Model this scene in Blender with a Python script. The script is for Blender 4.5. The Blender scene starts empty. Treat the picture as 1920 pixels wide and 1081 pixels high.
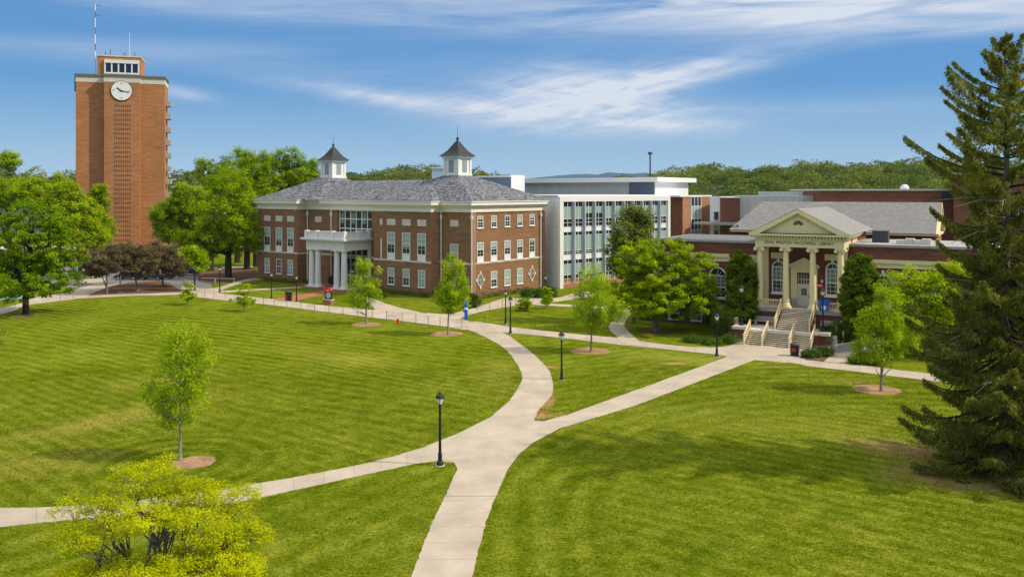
import bpy, math, random
import numpy as np
from mathutils import Vector, Matrix
random.seed(7); rng = np.random.default_rng(7)
D = bpy.data; scene = bpy.context.scene; COL = scene.collection
rad = math.radians

# ------------------------------------------------------------------ camera, sky, sun, exposure
FPX, CX, YH, CAMZ = 1600.0, 960.0, 360.0, 16.0
cd = D.cameras.new('camera'); cam = D.objects.new('camera', cd); COL.objects.link(cam)
cam.location = (0, 0, CAMZ); cam.rotation_euler = (rad(90), 0, 0)
cd.sensor_width = 36; cd.lens = FPX / 1920 * 36; cd.shift_y = -(540.5 - YH) / 1920
cd.clip_start = 0.5; cd.clip_end = 40000
scene.camera = cam

SUN_EL = rad(43); SUN_AZ = rad(100)          # azimuth clockwise from +Y
sunvec = Vector((math.sin(SUN_AZ) * math.cos(SUN_EL), math.cos(SUN_AZ) * math.cos(SUN_EL), math.sin(SUN_EL)))
sl = D.lights.new('sun', 'SUN'); sl.energy = 2.75; sl.angle = rad(1.2); sl.color = (1.0, 0.89, 0.71)
so = D.objects.new('sun', sl); COL.objects.link(so)
so.rotation_euler = (-sunvec).to_track_quat('-Z', 'Y').to_euler(); so.location = (60, -20, 80)

scene.view_settings.view_transform = 'Standard'; scene.view_settings.look = 'None'
scene.view_settings.gamma = 1.0; scene.view_settings.exposure = 0.58

w = D.worlds.new('World'); scene.world = w; w.use_nodes = True
nt = w.node_tree; N = nt.nodes; L = nt.links; N.clear()
def wn(t, **k):
    n = N.new(t)
    for a, b in k.items(): setattr(n, a, b)
    return n
def wmath(op, a, b=None, c=None, clamp=False):
    n = wn('ShaderNodeMath', operation=op); n.use_clamp = clamp
    for i, v in enumerate((a, b, c)):
        if v is None: continue
        if isinstance(v, (int, float)): n.inputs[i].default_value = v
        else: L.new(v, n.inputs[i])
    return n.outputs[0]
tc = wn('ShaderNodeTexCoord'); sx = wn('ShaderNodeSeparateXYZ'); L.new(tc.outputs['Generated'], sx.inputs[0])
zz = wmath('ADD', wmath('MULTIPLY', wmath('MAXIMUM', sx.outputs[2], 0.0), 2.3), 0.07)
cb = wn('ShaderNodeCombineXYZ'); L.new(sx.outputs[0], cb.inputs[0]); L.new(sx.outputs[1], cb.inputs[1]); L.new(zz, cb.inputs[2])
sky = wn('ShaderNodeTexSky', sky_type='NISHITA'); sky.sun_disc = False
sky.sun_elevation = SUN_EL; sky.sun_rotation = SUN_AZ; sky.altitude = 600; sky.air_density = 1.0; sky.dust_density = 0.3; sky.ozone_density = 1.6
L.new(cb.outputs[0], sky.inputs[0])
hs = wn('ShaderNodeHueSaturation'); hs.inputs['Saturation'].default_value = 1.12; hs.inputs['Value'].default_value = 1.0
L.new(sky.outputs[0], hs.inputs['Color'])
grad = wn('ShaderNodeValToRGB'); L.new(wmath('MULTIPLY', wmath('MAXIMUM', sx.outputs[2], 0.0), 2.0), grad.inputs[0]); ge_ = grad.color_ramp.elements
ge_[0].position = 0.0; ge_[0].color = (1.85, 2.65, 3.25, 1); ge_[1].position = 1.0; ge_[1].color = (.40, .95, 1.9, 1)
for p_, c_ in ((.10, (1.35, 2.20, 3.05, 1)), (.24, (.56, 1.50, 2.85, 1)), (.42, (.40, 1.28, 2.72, 1))):
    q_ = ge_.new(p_); q_.color = c_
mg = wn('ShaderNodeMixRGB'); mg.inputs[0].default_value = .92; L.new(hs.outputs[0], mg.inputs[1]); L.new(grad.outputs[0], mg.inputs[2])
A = wmath('ARCTAN2', sx.outputs[0], sx.outputs[1])      # azimuth from +Y
E = wmath('ARCSINE', sx.outputs[2])
def ell(pxc, pyc, rx, ry, tilt=0.0, amp=1.0):           # soft ellipse in sky angles
    a0 = math.atan((pxc - CX) / FPX); e0 = math.atan((YH - pyc) / FPX)
    da = wmath('SUBTRACT', A, a0); de = wmath('SUBTRACT', wmath('SUBTRACT', E, e0), wmath('MULTIPLY', da, tilt))
    q = wmath('ADD', wmath('POWER', wmath('ABSOLUTE', wmath('DIVIDE', da, rx)), 2.0), wmath('POWER', wmath('ABSOLUTE', wmath('DIVIDE', de, ry)), 2.0))
    return wmath('MULTIPLY', wmath('POWER', 2.718, wmath('MULTIPLY', q, -1.0)), amp)
def fib(sa, se, tilt, seed, detail=7, rough=0.6):
    c = wn('ShaderNodeCombineXYZ')
    L.new(wmath('MULTIPLY', A, sa), c.inputs[0]); L.new(wmath('MULTIPLY', wmath('SUBTRACT', E, wmath('MULTIPLY', A, tilt)), se), c.inputs[1]); c.inputs[2].default_value = seed
    n = wn('ShaderNodeTexNoise'); n.inputs['Scale'].default_value = 1; n.inputs['Detail'].default_value = detail; n.inputs['Roughness'].default_value = rough; n.inputs['Distortion'].default_value = 0.5
    L.new(c.outputs[0], n.inputs['Vector']); return n.outputs[0]
def ramp01(v, lo, hi): return wmath('MULTIPLY', wmath('SUBTRACT', v, lo), 1.0 / (hi - lo), clamp=True)
def addl(ls):
    o = ls[0]
    for q in ls[1:]: o = wmath('ADD', o, q)
    return o
f1 = ramp01(fib(4, 38, 0.02, 1.3, 9), .32, .68); f2 = ramp01(fib(14, 75, 0.20, 4.1, 9, .62), .36, .64); f3 = ramp01(fib(10, 50, -0.12, 8.2, 9, .65), .36, .66)
veil = addl([ell(1650, 45, .30, .024, -.02, 1.25), ell(1450, 8, .8, .030, 0, 1.0), ell(1750, 88, .16, .008, 0.03, .6), ell(250, 118, .28, .013, .01, .42),
             ell(620, 40, .25, .010, -.03, .2), ell(800, 140, .22, .012, .0, .25), ell(1600, 215, .35, .010, 0, .25), ell(340, 186, .035, .007, -.15, .8)])
fan = addl([ell(740, 186, .125, .010, -.115, .95), ell(1110, 220, .140, .020, -.045, 1.15), ell(1255, 150, .120, .014, .19, 1.15), ell(1090, 178, .10, .034, .0, .9), ell(1020, 170, .12, .030, .05, .3), ell(1270, 238, .05, .006, -.0, .6)])
cl = wmath('ADD', wmath('MULTIPLY', veil, wmath('ADD', wmath('MULTIPLY', f1, .90), .10)), wmath('MULTIPLY', fan, wmath('ADD', wmath('MULTIPLY', wmath('ADD', f2, f3), .52), .20)))
# bright overhead veil, out of view, added to lift fill on shaded faces
cl = wmath('MULTIPLY', cl, .86, clamp=True)
fill_veil = wmath('MULTIPLY', wmath('ADD', wmath('MULTIPLY', ramp01(fib(3, 7, .1, 12.0), .35, .7), .5), .42), ramp01(E, .27, .62))
mix = wn('ShaderNodeMixRGB'); L.new(cl, mix.inputs[0]); L.new(mg.outputs[0], mix.inputs[1]); mix.inputs[2].default_value = (3.1, 3.35, 3.8, 1)
mix2 = wn('ShaderNodeMixRGB'); L.new(fill_veil, mix2.inputs[0]); L.new(mix.outputs[0], mix2.inputs[1]); mix2.inputs[2].default_value = (7.6, 7.4, 7.1, 1)
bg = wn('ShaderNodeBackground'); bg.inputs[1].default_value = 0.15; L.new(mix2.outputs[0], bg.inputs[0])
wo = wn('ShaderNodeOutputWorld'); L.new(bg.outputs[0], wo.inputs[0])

# ------------------------------------------------------------------ geometry helpers
def G(x, y, z=0.0):
    """point of the place seen at photo pixel x,y that lies at height z"""
    Y = FPX * (CAMZ - z) / (y - YH); return Vector(((x - CX) / FPX * Y, Y, z))
def GD(x, y, Y): return Vector(((x - CX) / FPX * Y, Y, CAMZ - (y - YH) / FPX * Y))
class Frame:
    def __init__(s, ox, oy, deg):
        s.o = Vector((ox, oy)); s.a = rad(deg); s.u = Vector((math.cos(s.a), math.sin(s.a))); s.v = Vector((-s.u.y, s.u.x))
    def P(s, x, y=YH, ly=0.0):
        k = (x - CX) / FPX; Y = (ly + s.o.dot(s.v)) / (k * s.v.x + s.v.y)
        p = Vector((k * Y, Y)) - s.o; return p.dot(s.u), CAMZ - (y - YH) * Y / FPX
    def S(s, x, y=YH, lx=0.0):
        k = (x - CX) / FPX; Y = (lx + s.o.dot(s.u)) / (k * s.u.x + s.u.y)
        p = Vector((k * Y, Y)) - s.o; return p.dot(s.v), CAMZ - (y - YH) * Y / FPX
    def loc(s, p):
        q = Vector((p[0], p[1])) - s.o; return q.dot(s.u), q.dot(s.v)
    def W(s, x, y, z=0): q = s.o + s.u * x + s.v * y; return Vector((q.x, q.y, z))

def tag(o, label=None, cat=None, group=None, kind=None):
    if label: o['label'] = label
    if cat: o['category'] = cat
    if group: o['group'] = group
    if kind: o['kind'] = kind
    return o
def empty(name, loc=(0, 0, 0), rz=0.0, label=None, cat=None, group=None):
    o = D.objects.new(name, None); COL.objects.link(o); o.empty_display_size = 0.3
    o.location = loc; o.rotation_euler = (0, 0, rz); return tag(o, label, cat, group)

class MB:
    def __init__(s, f=None): s.v = []; s.f = []; s.m = f; s.uv = None
    def av(s, pts):
        b = len(s.v)
        for p in pts: s.v.append(tuple(s.m(*p)) if s.m else tuple(p))
        return b
    def box(s, x0, x1, y0, y1, z0, z1):
        b = s.av([(x0,y0,z0),(x1,y0,z0),(x1,y1,z0),(x0,y1,z0),(x0,y0,z1),(x1,y0,z1),(x1,y1,z1),(x0,y1,z1)])
        for q in ((0,3,2,1),(4,5,6,7),(0,1,5,4),(1,2,6,5),(2,3,7,6),(3,0,4,7)): s.f.append(tuple(b+i for i in q))
        return s
    def face(s, pts): b = s.av(pts); s.f.append(tuple(range(b, b+len(pts)))); return s
    def prism(s, poly, z0, z1, bottom=True, top=True):
        n = len(poly); a = sum(poly[i][0]*poly[(i+1)%n][1]-poly[(i+1)%n][0]*poly[i][1] for i in range(n))
        if a < 0: poly = poly[::-1]
        b = s.av([(p[0],p[1],z0) for p in poly]+[(p[0],p[1],z1) for p in poly])
        if bottom: s.f.append(tuple(b+i for i in reversed(range(n))))
        if top: s.f.append(tuple(b+n+i for i in range(n)))
        for i in range(n): j=(i+1)%n; s.f.append((b+i,b+j,b+n+j,b+n+i))
        return s
    def extr(s, poly, d0, d1):      # poly in (x,z), extruded along y
        n = len(poly); b = s.av([(p[0],d0,p[1]) for p in poly]+[(p[0],d1,p[1]) for p in poly])
        s.f.append(tuple(b+i for i in range(n))); s.f.append(tuple(b+n+i for i in reversed(range(n))))
        for i in range(n): j=(i+1)%n; s.f.append((b+i,b+n+i,b+n+j,b+j))
        return s
    def lathe(s, prof, c=(0,0,0), seg=12):
        k = len(prof); pts = []
        for r, z in prof:
            for i in range(seg): a = 2*math.pi*i/seg; pts.append((c[0]+r*math.cos(a), c[1]+r*math.sin(a), c[2]+z))
        b = s.av(pts)
        for j in range(k-1):
            for i in range(seg): i2=(i+1)%seg; s.f.append((b+j*seg+i,b+j*seg+i2,b+(j+1)*seg+i2,b+(j+1)*seg+i))
        s.f.append(tuple(b+i for i in reversed(range(seg)))); s.f.append(tuple(b+(k-1)*seg+i for i in range(seg)))
        return s
    def tube(s, pts, rs, seg=6):
        pts = [Vector(p) for p in pts]; n = len(pts)
        if isinstance(rs, (int, float)): rs = [rs]*n
        vs = []
        for i in range(n):
            t = (pts[min(i+1,n-1)]-pts[max(i-1,0)]).normalized()
            a = t.cross(Vector((0,0,1)) if abs(t.z) < .9 else Vector((1,0,0))).normalized(); c = t.cross(a)
            for k in range(seg): q = 2*math.pi*k/seg; vs.append(pts[i]+(a*math.cos(q)+c*math.sin(q))*rs[i])
        b = s.av([tuple(p) for p in vs])
        for i in range(n-1):
            for k in range(seg): k2=(k+1)%seg; s.f.append((b+i*seg+k,b+i*seg+k2,b+(i+1)*seg+k2,b+(i+1)*seg+k))
        s.f.append(tuple(b+k for k in range(seg))); s.f.append(tuple(b+(n-1)*seg+k for k in reversed(range(seg))))
        return s
    def build(s, name, mat, parent=None, smooth=False, loc=None):
        me = D.meshes.new(name); me.from_pydata(s.v, [], s.f); me.materials.append(mat)
        if s.uv: 
            ul = me.uv_layers.new(name='UVMap')
            for lp in me.loops: ul.data[lp.index].uv = s.uv[lp.vertex_index]
        if smooth:
            me.polygons.foreach_set('use_smooth', [True]*len(me.polygons))
            try: me.set_sharp_from_angle(angle=rad(38))
            except Exception: pass
        o = D.objects.new(name, me); COL.objects.link(o)
        if parent: o.parent = parent
        if loc: o.location = loc
        return o
def kids(o): return [c for c in D.objects if c.parent == o]
def copy_tree(o, kd=None, parent=None):
    c = o.copy(); COL.objects.link(c)
    if parent: c.parent = parent
    for k, sub in (kd or []): copy_tree(k, sub, c)
    return c
def tree_of(o): return [(c, tree_of(c)) for c in kids(o)]

# ------------------------------------------------------------------ materials
def nmat(name): 
    m = D.materials.new(name); m.use_nodes = True; t = m.node_tree; b = t.nodes['Principled BSDF']; return m, t, b
def lk(t, a, b): t.links.new(a, b)
def noise(t, vec, scale, detail=4, rough=.55, dist=0.0):
    n = t.nodes.new('ShaderNodeTexNoise'); n.inputs['Scale'].default_value = scale; n.inputs['Detail'].default_value = detail
    n.inputs['Roughness'].default_value = rough; n.inputs['Distortion'].default_value = dist
    if vec is not None: lk(t, vec, n.inputs['Vector'])
    return n
def mapr(t, v, a, b, c, d):
    n = t.nodes.new('ShaderNodeMapRange'); n.inputs[1].default_value=a; n.inputs[2].default_value=b; n.inputs[3].default_value=c; n.inputs[4].default_value=d
    lk(t, v, n.inputs[0]); return n.outputs[0]
def mixc(t, f, a, b, mode='MIX'):
    n = t.nodes.new('ShaderNodeMixRGB'); n.blend_type = mode
    if isinstance(f, (int,float)): n.inputs[0].default_value = f
    else: lk(t, f, n.inputs[0])
    for i, q in ((1,a),(2,b)):
        if isinstance(q, (tuple,list)): n.inputs[i].default_value = (*q[:3],1)
        else: lk(t, q, n.inputs[i])
    return n.outputs[0]
def mth(t, op, a, b=None, clamp=False):
    n = t.nodes.new('ShaderNodeMath'); n.operation = op; n.use_clamp = clamp
    for i, v in enumerate((a,b)):
        if v is None: continue
        if isinstance(v,(int,float)): n.inputs[i].default_value = v
        else: lk(t, v, n.inputs[i])
    return n.outputs[0]
def bump(t, b, h, strength=.3, dist=.05):
    n = t.nodes.new('ShaderNodeBump'); n.inputs['Strength'].default_value = strength; n.inputs['Distance'].default_value = dist
    lk(t, h, n.inputs['Height']); lk(t, n.outputs[0], b.inputs['Normal'])
def objc(t): return t.nodes.new('ShaderNodeTexCoord').outputs['Object']
def plain(name, col, rough=.6, var=.12, scale=1.5, metal=0.0, spec=.4, streak=False):
    m, t, b = nmat(name); b.inputs['Roughness'].default_value = rough; b.inputs['Metallic'].default_value = metal
    b.inputs['Specular IOR Level'].default_value = spec
    if var > 0:
        v = objc(t)
        if streak:
            mp = t.nodes.new('ShaderNodeMapping'); mp.inputs['Scale'].default_value = (2.5, 2.5, .25); lk(t, v, mp.inputs[0]); v = mp.outputs[0]
        n = noise(t, v, scale, 5, .6); f = mapr(t, n.outputs[0], .3, .7, 1-var, 1+var*.6)
        c = mixc(t, 1.0, col, (1,1,1), 'MULTIPLY'); mm = t.nodes.new('ShaderNodeVectorMath'); mm.operation='SCALE'
        lk(t, c, mm.inputs[0]); lk(t, f, mm.inputs['Scale']); lk(t, mm.outputs[0], b.inputs['Base Color'])
    else: b.inputs['Base Color'].default_value = (*col, 1)
    return m
def brick(name, c1, c2, mortar, var=.25, blotch=.15):
    m, t, b = nmat(name); tcn = t.nodes.new('ShaderNodeTexCoord'); s = t.nodes.new('ShaderNodeSeparateXYZ'); lk(t, tcn.outputs['Object'], s.inputs[0])
    n = t.nodes.new('ShaderNodeSeparateXYZ'); lk(t, tcn.outputs['Normal'], n.inputs[0])
    g = mth(t, 'GREATER_THAN', mth(t,'ABSOLUTE',n.outputs[0]), mth(t,'ABSOLUTE',n.outputs[1]))
    u = mth(t,'ADD', mth(t,'MULTIPLY', s.outputs[0], mth(t,'SUBTRACT',1.0,g)), mth(t,'MULTIPLY', s.outputs[1], g))
    c = t.nodes.new('ShaderNodeCombineXYZ'); lk(t,u,c.inputs[0]); lk(t,s.outputs[2],c.inputs[1])
    br = t.nodes.new('ShaderNodeTexBrick'); lk(t,c.outputs[0],br.inputs['Vector']); br.inputs['Scale'].default_value = 1
    br.inputs['Brick Width'].default_value=.26; br.inputs['Row Height'].default_value=.085; br.inputs['Mortar Size'].default_value=.009
    br.inputs['Color1'].default_value=(*c1,1); br.inputs['Color2'].default_value=(*c2,1); br.inputs['Mortar'].default_value=(*mortar,1); br.inputs['Bias'].default_value=-.1
    mp = t.nodes.new('ShaderNodeMapping'); mp.inputs['Scale'].default_value=(.35,1.7,1); lk(t,c.outputs[0],mp.inputs[0])
    nb = noise(t, mp.outputs[0], 1.2, 6, .7); f = mapr(t, nb.outputs[0], .3,.7, 1-var, 1+var*.5)
    n2 = noise(t, c.outputs[0], .12, 3); f2 = mapr(t, n2.outputs[0], .35,.65, 1-blotch, 1+blotch*.6)
    mm = t.nodes.new('ShaderNodeVectorMath'); mm.operation='SCALE'; lk(t,br.outputs[0],mm.inputs[0]); lk(t, mth(t,'MULTIPLY',f,f2), mm.inputs['Scale'])
    lk(t, mm.outputs[0], b.inputs['Base Color']); b.inputs['Roughness'].default_value=.85; b.inputs['Specular IOR Level'].default_value=.2
    return m
def glassm(name, col=(.015,.02,.025), rough=.06):
    m, t, b = nmat(name); b.inputs['Base Color'].default_value=(*col,1); b.inputs['Roughness'].default_value=rough; b.inputs['Specular IOR Level'].default_value=.8
    n = noise(t, objc(t), .7, 2); bump(t, b, n.outputs[0], .05, .05); return m
def leafm(name, c1, c2, c3=None, transl=.35, clump=.7):
    m, t, b = nmat(name); a = t.nodes.new('ShaderNodeAttribute'); a.attribute_name='lv'
    n = noise(t, objc(t), clump, 3, .6); f = mth(t,'ADD', mth(t,'MULTIPLY',a.outputs['Fac'],.6), mapr(t,n.outputs[0],.35,.65,-.05,.5), True)
    cr = t.nodes.new('ShaderNodeValToRGB'); lk(t, f, cr.inputs[0]); e = cr.color_ramp.elements
    e[0].position=.05; e[0].color=(*c1,1); e[1].position=.75; e[1].color=(*c2,1)
    x = e.new(1.0); x.color=(*(c3 or c2),1)
    b.inputs['Roughness'].default_value=.7; b.inputs['Specular IOR Level'].default_value=.04
    tr = t.nodes.new('ShaderNodeBsdfTranslucent'); ms = t.nodes.new('ShaderNodeMixShader'); ms.inputs[0].default_value=transl
    lk(t, cr.outputs[0], b.inputs['Base Color']); lk(t, mixc(t,1.0,cr.outputs[0],(1.15,1.2,.7),'MULTIPLY'), tr.inputs[0])
    lk(t, b.outputs[0], ms.inputs[1]); lk(t, tr.outputs[0], ms.inputs[2]); lk(t, ms.outputs[0], t.nodes['Material Output'].inputs[0]); return m
def bark(name, col): 
    m,t,b = nmat(name); mp=t.nodes.new('ShaderNodeMapping'); mp.inputs['Scale'].default_value=(6,6,1.2); lk(t,objc(t),mp.inputs[0]); n=noise(t,mp.outputs[0],2.5,6,.7)
    lk(t, mixc(t, mapr(t,n.outputs[0],.3,.7,0,1), tuple(c*.55 for c in col), tuple(min(1,c*1.4) for c in col)), b.inputs['Base Color']); b.inputs['Roughness'].default_value=.95
    b.inputs['Specular IOR Level'].default_value=.1; bump(t,b,n.outputs[0],.6,.03); return m

M = {}
M['hall_brick'] = brick('hall_brick', (.30,.148,.066), (.22,.10,.046), (.27,.18,.11), .28, .12)
M['pilaster_lit_brick'] = brick('orange_brick', (.42,.20,.10), (.34,.15,.07), (.36,.24,.17), .2, .1)
M['tower_brick'] = brick('tower_brick', (.50,.205,.072), (.39,.145,.052), (.40,.24,.14), .34, .12)
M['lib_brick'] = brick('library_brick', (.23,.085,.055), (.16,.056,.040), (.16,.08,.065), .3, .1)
M['back_brick'] = brick('back_brick', (.24,.090,.050), (.18,.065,.038), (.24,.13,.09), .25, .15)
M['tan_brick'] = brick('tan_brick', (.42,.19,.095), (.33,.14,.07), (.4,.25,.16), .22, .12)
M['white'] = plain('white_paint', (.74,.74,.72), .5, .06, 2)
M['stone'] = plain('cast_stone', (.60,.565,.48), .75, .12, 1.2)
M['cornice'] = plain('cornice_paint', (.76,.71,.60), .6, .05, 1.2)
M['column_white'] = plain('column_paint', (.70,.69,.65), .55, .05, 1)
M['cream'] = plain('cream_paint', (.78,.67,.36), .55, .07, 1.5, streak=True)
M['cream_light'] = plain('cream_rail_paint', (.76,.63,.36), .55, .05, 1.5)
M['grey_stone'] = plain('grey_stone', (.34,.33,.30), .85, .2, 2.2)
M['metal_white'] = plain('white_metal_panel', (.77,.78,.79), .4, .04, .8)
M['metal_grey'] = plain('grey_metal_panel', (.42,.44,.43), .45, .12, .6, streak=True)
M['fin'] = plain('fin_metal', (.46,.51,.57), .4, .05, 1)
M['glass'] = glassm('window_glass'); M['blind'] = plain('pale_green_blind', (.30,.40,.35), .25, .12, 3, spec=.6)
M['blind2'] = plain('dim_blind', (.15,.21,.19), .2, .25, 2, spec=.7)
M['black'] = plain('black_metal', (.012,.012,.014), .45, .2, 6)
M['darkgrey'] = plain('dark_grey', (.05,.05,.055), .6, .2, 3)
M['lampglass'] = plain('frosted_lamp_glass', (.72,.74,.72), .2, 0, 1, spec=.6)
M['blue'] = plain('phone_blue', (.0,.12,.62), .4, .06, 3)
M['red'] = plain('signal_red', (.62,.015,.01), .4, .08, 4)
M['louver'] = plain('grey_green_louver', (.27,.31,.31), .6, .1, 3)
M['copper'] = plain('dark_metal_roof', (.040,.038,.040), .6, .25, 3, spec=.2)
M['mast_red'] = plain('mast_red', (.45,.05,.04), .5, .1, 3)
M['ledge'] = plain('balcony_concrete', (.40,.38,.33), .8, .15, 1)
def shingle(name, lo, hi, sx_=1.0, cell=1.6):
    m,t,b = nmat(name); mp=t.nodes.new('ShaderNodeMapping'); mp.inputs['Scale'].default_value=(1,1,2.2); lk(t,objc(t),mp.inputs[0])
    v=t.nodes.new('ShaderNodeTexVoronoi'); v.inputs['Scale'].default_value=cell; lk(t,mp.outputs[0],v.inputs['Vector'])
    s=t.nodes.new('ShaderNodeSeparateColor'); lk(t,v.outputs['Color'],s.inputs[0])
    n=noise(t,mp.outputs[0],5,4,.7); f=mth(t,'ADD',mth(t,'MULTIPLY',s.outputs[0],.65),mapr(t,n.outputs[0],.3,.7,0,.35))
    if cell<2: mp.inputs['Scale'].default_value=(1.6,1.6,3.2); f=mapr(t,f,.2,.8,0,1)
    lk(t, mixc(t,f,lo,hi), b.inputs['Base Color']); b.inputs['Roughness'].default_value=.9; b.inputs['Specular IOR Level'].default_value=.15; return m
M['shingle'] = shingle('mottled_shingles', (.035,.038,.048), (.235,.24,.26), cell=1.95)
M['slate'] = shingle('pale_slate', (.19,.185,.175), (.29,.28,.265), cell=2.5)
M['flat_roof'] = plain('flat_roof_membrane', (.15,.15,.16), .9, .15, .4)

def concrete(name, col, joints=True):
    m,t,b = nmat(name); v=objc(t); n=noise(t,v,.5,6,.65); n2=noise(t,v,9,3,.6)
    f=mth(t,'MULTIPLY',mapr(t,n.outputs[0],.3,.7,.82,1.10),mapr(t,n2.outputs[0],.3,.7,.95,1.04))
    mp2=t.nodes.new('ShaderNodeMapping'); mp2.inputs['Scale'].default_value=(.28,.28,1); lk(t,v,mp2.inputs[0])
    n3=noise(t,mp2.outputs[0],1.0,2,.5); f=mth(t,'MULTIPLY',f,mapr(t,n3.outputs[0],.35,.65,.93,1.05))
    if joints:
        uv=t.nodes.new('ShaderNodeTexCoord').outputs['UV']; s=t.nodes.new('ShaderNodeSeparateXYZ'); lk(t,uv,s.inputs[0])
        fr=mth(t,'FRACT',mth(t,'DIVIDE',s.outputs[1],1.8)); fl=mth(t,'FLOOR',mth(t,'DIVIDE',s.outputs[1],1.8))
        j=mth(t,'LESS_THAN',fr,.03); wn_=t.nodes.new('ShaderNodeTexWhiteNoise'); wn_.noise_dimensions='1D'; lk(t,fl,wn_.inputs['W'])
        f=mth(t,'MULTIPLY',f,mth(t,'SUBTRACT',1.0,mth(t,'MULTIPLY',j,.22))); f=mth(t,'MULTIPLY',f,mapr(t,wn_.outputs[0],0,1,.92,1.04))
    mm=t.nodes.new('ShaderNodeVectorMath'); mm.operation='SCALE'; mm.inputs[0].default_value=col; lk(t,f,mm.inputs['Scale'])
    lk(t,mm.outputs[0],b.inputs['Base Color']); b.inputs['Roughness'].default_value=.9; b.inputs['Specular IOR Level'].default_value=.2; bump(t,b,n2.outputs[0],.15,.01); return m
M['walk'] = concrete('walk_concrete', (.445,.375,.29)); M['plaza'] = concrete('plaza_concrete', (.445,.375,.29), False)
M['asphalt'] = plain('asphalt', (.17,.165,.16), .9, .15, .5)
M['paver'] = brick('red_pavers', (.42,.15,.10), (.34,.11,.08), (.3,.18,.14), .2)
def mulchm(name, a, b_):
    m,t,b=nmat(name); n=noise(t,objc(t),4,8,.8); n2=noise(t,objc(t),.8,3); lk(t,mixc(t,mapr(t,mth(t,'ADD',mth(t,'MULTIPLY',n.outputs[0],.7),mth(t,'MULTIPLY',n2.outputs[0],.3)),.35,.65,0,1),a,b_),b.inputs['Base Color'])
    b.inputs['Roughness'].default_value=1; b.inputs['Specular IOR Level'].default_value=.05; bump(t,b,n.outputs[0],.8,.06); return m
M['mulch'] = mulchm('mulch', (.17,.09,.045), (.48,.31,.18)); M['mulch_dark'] = mulchm('dark_mulch', (.085,.045,.028), (.19,.11,.068))

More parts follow.
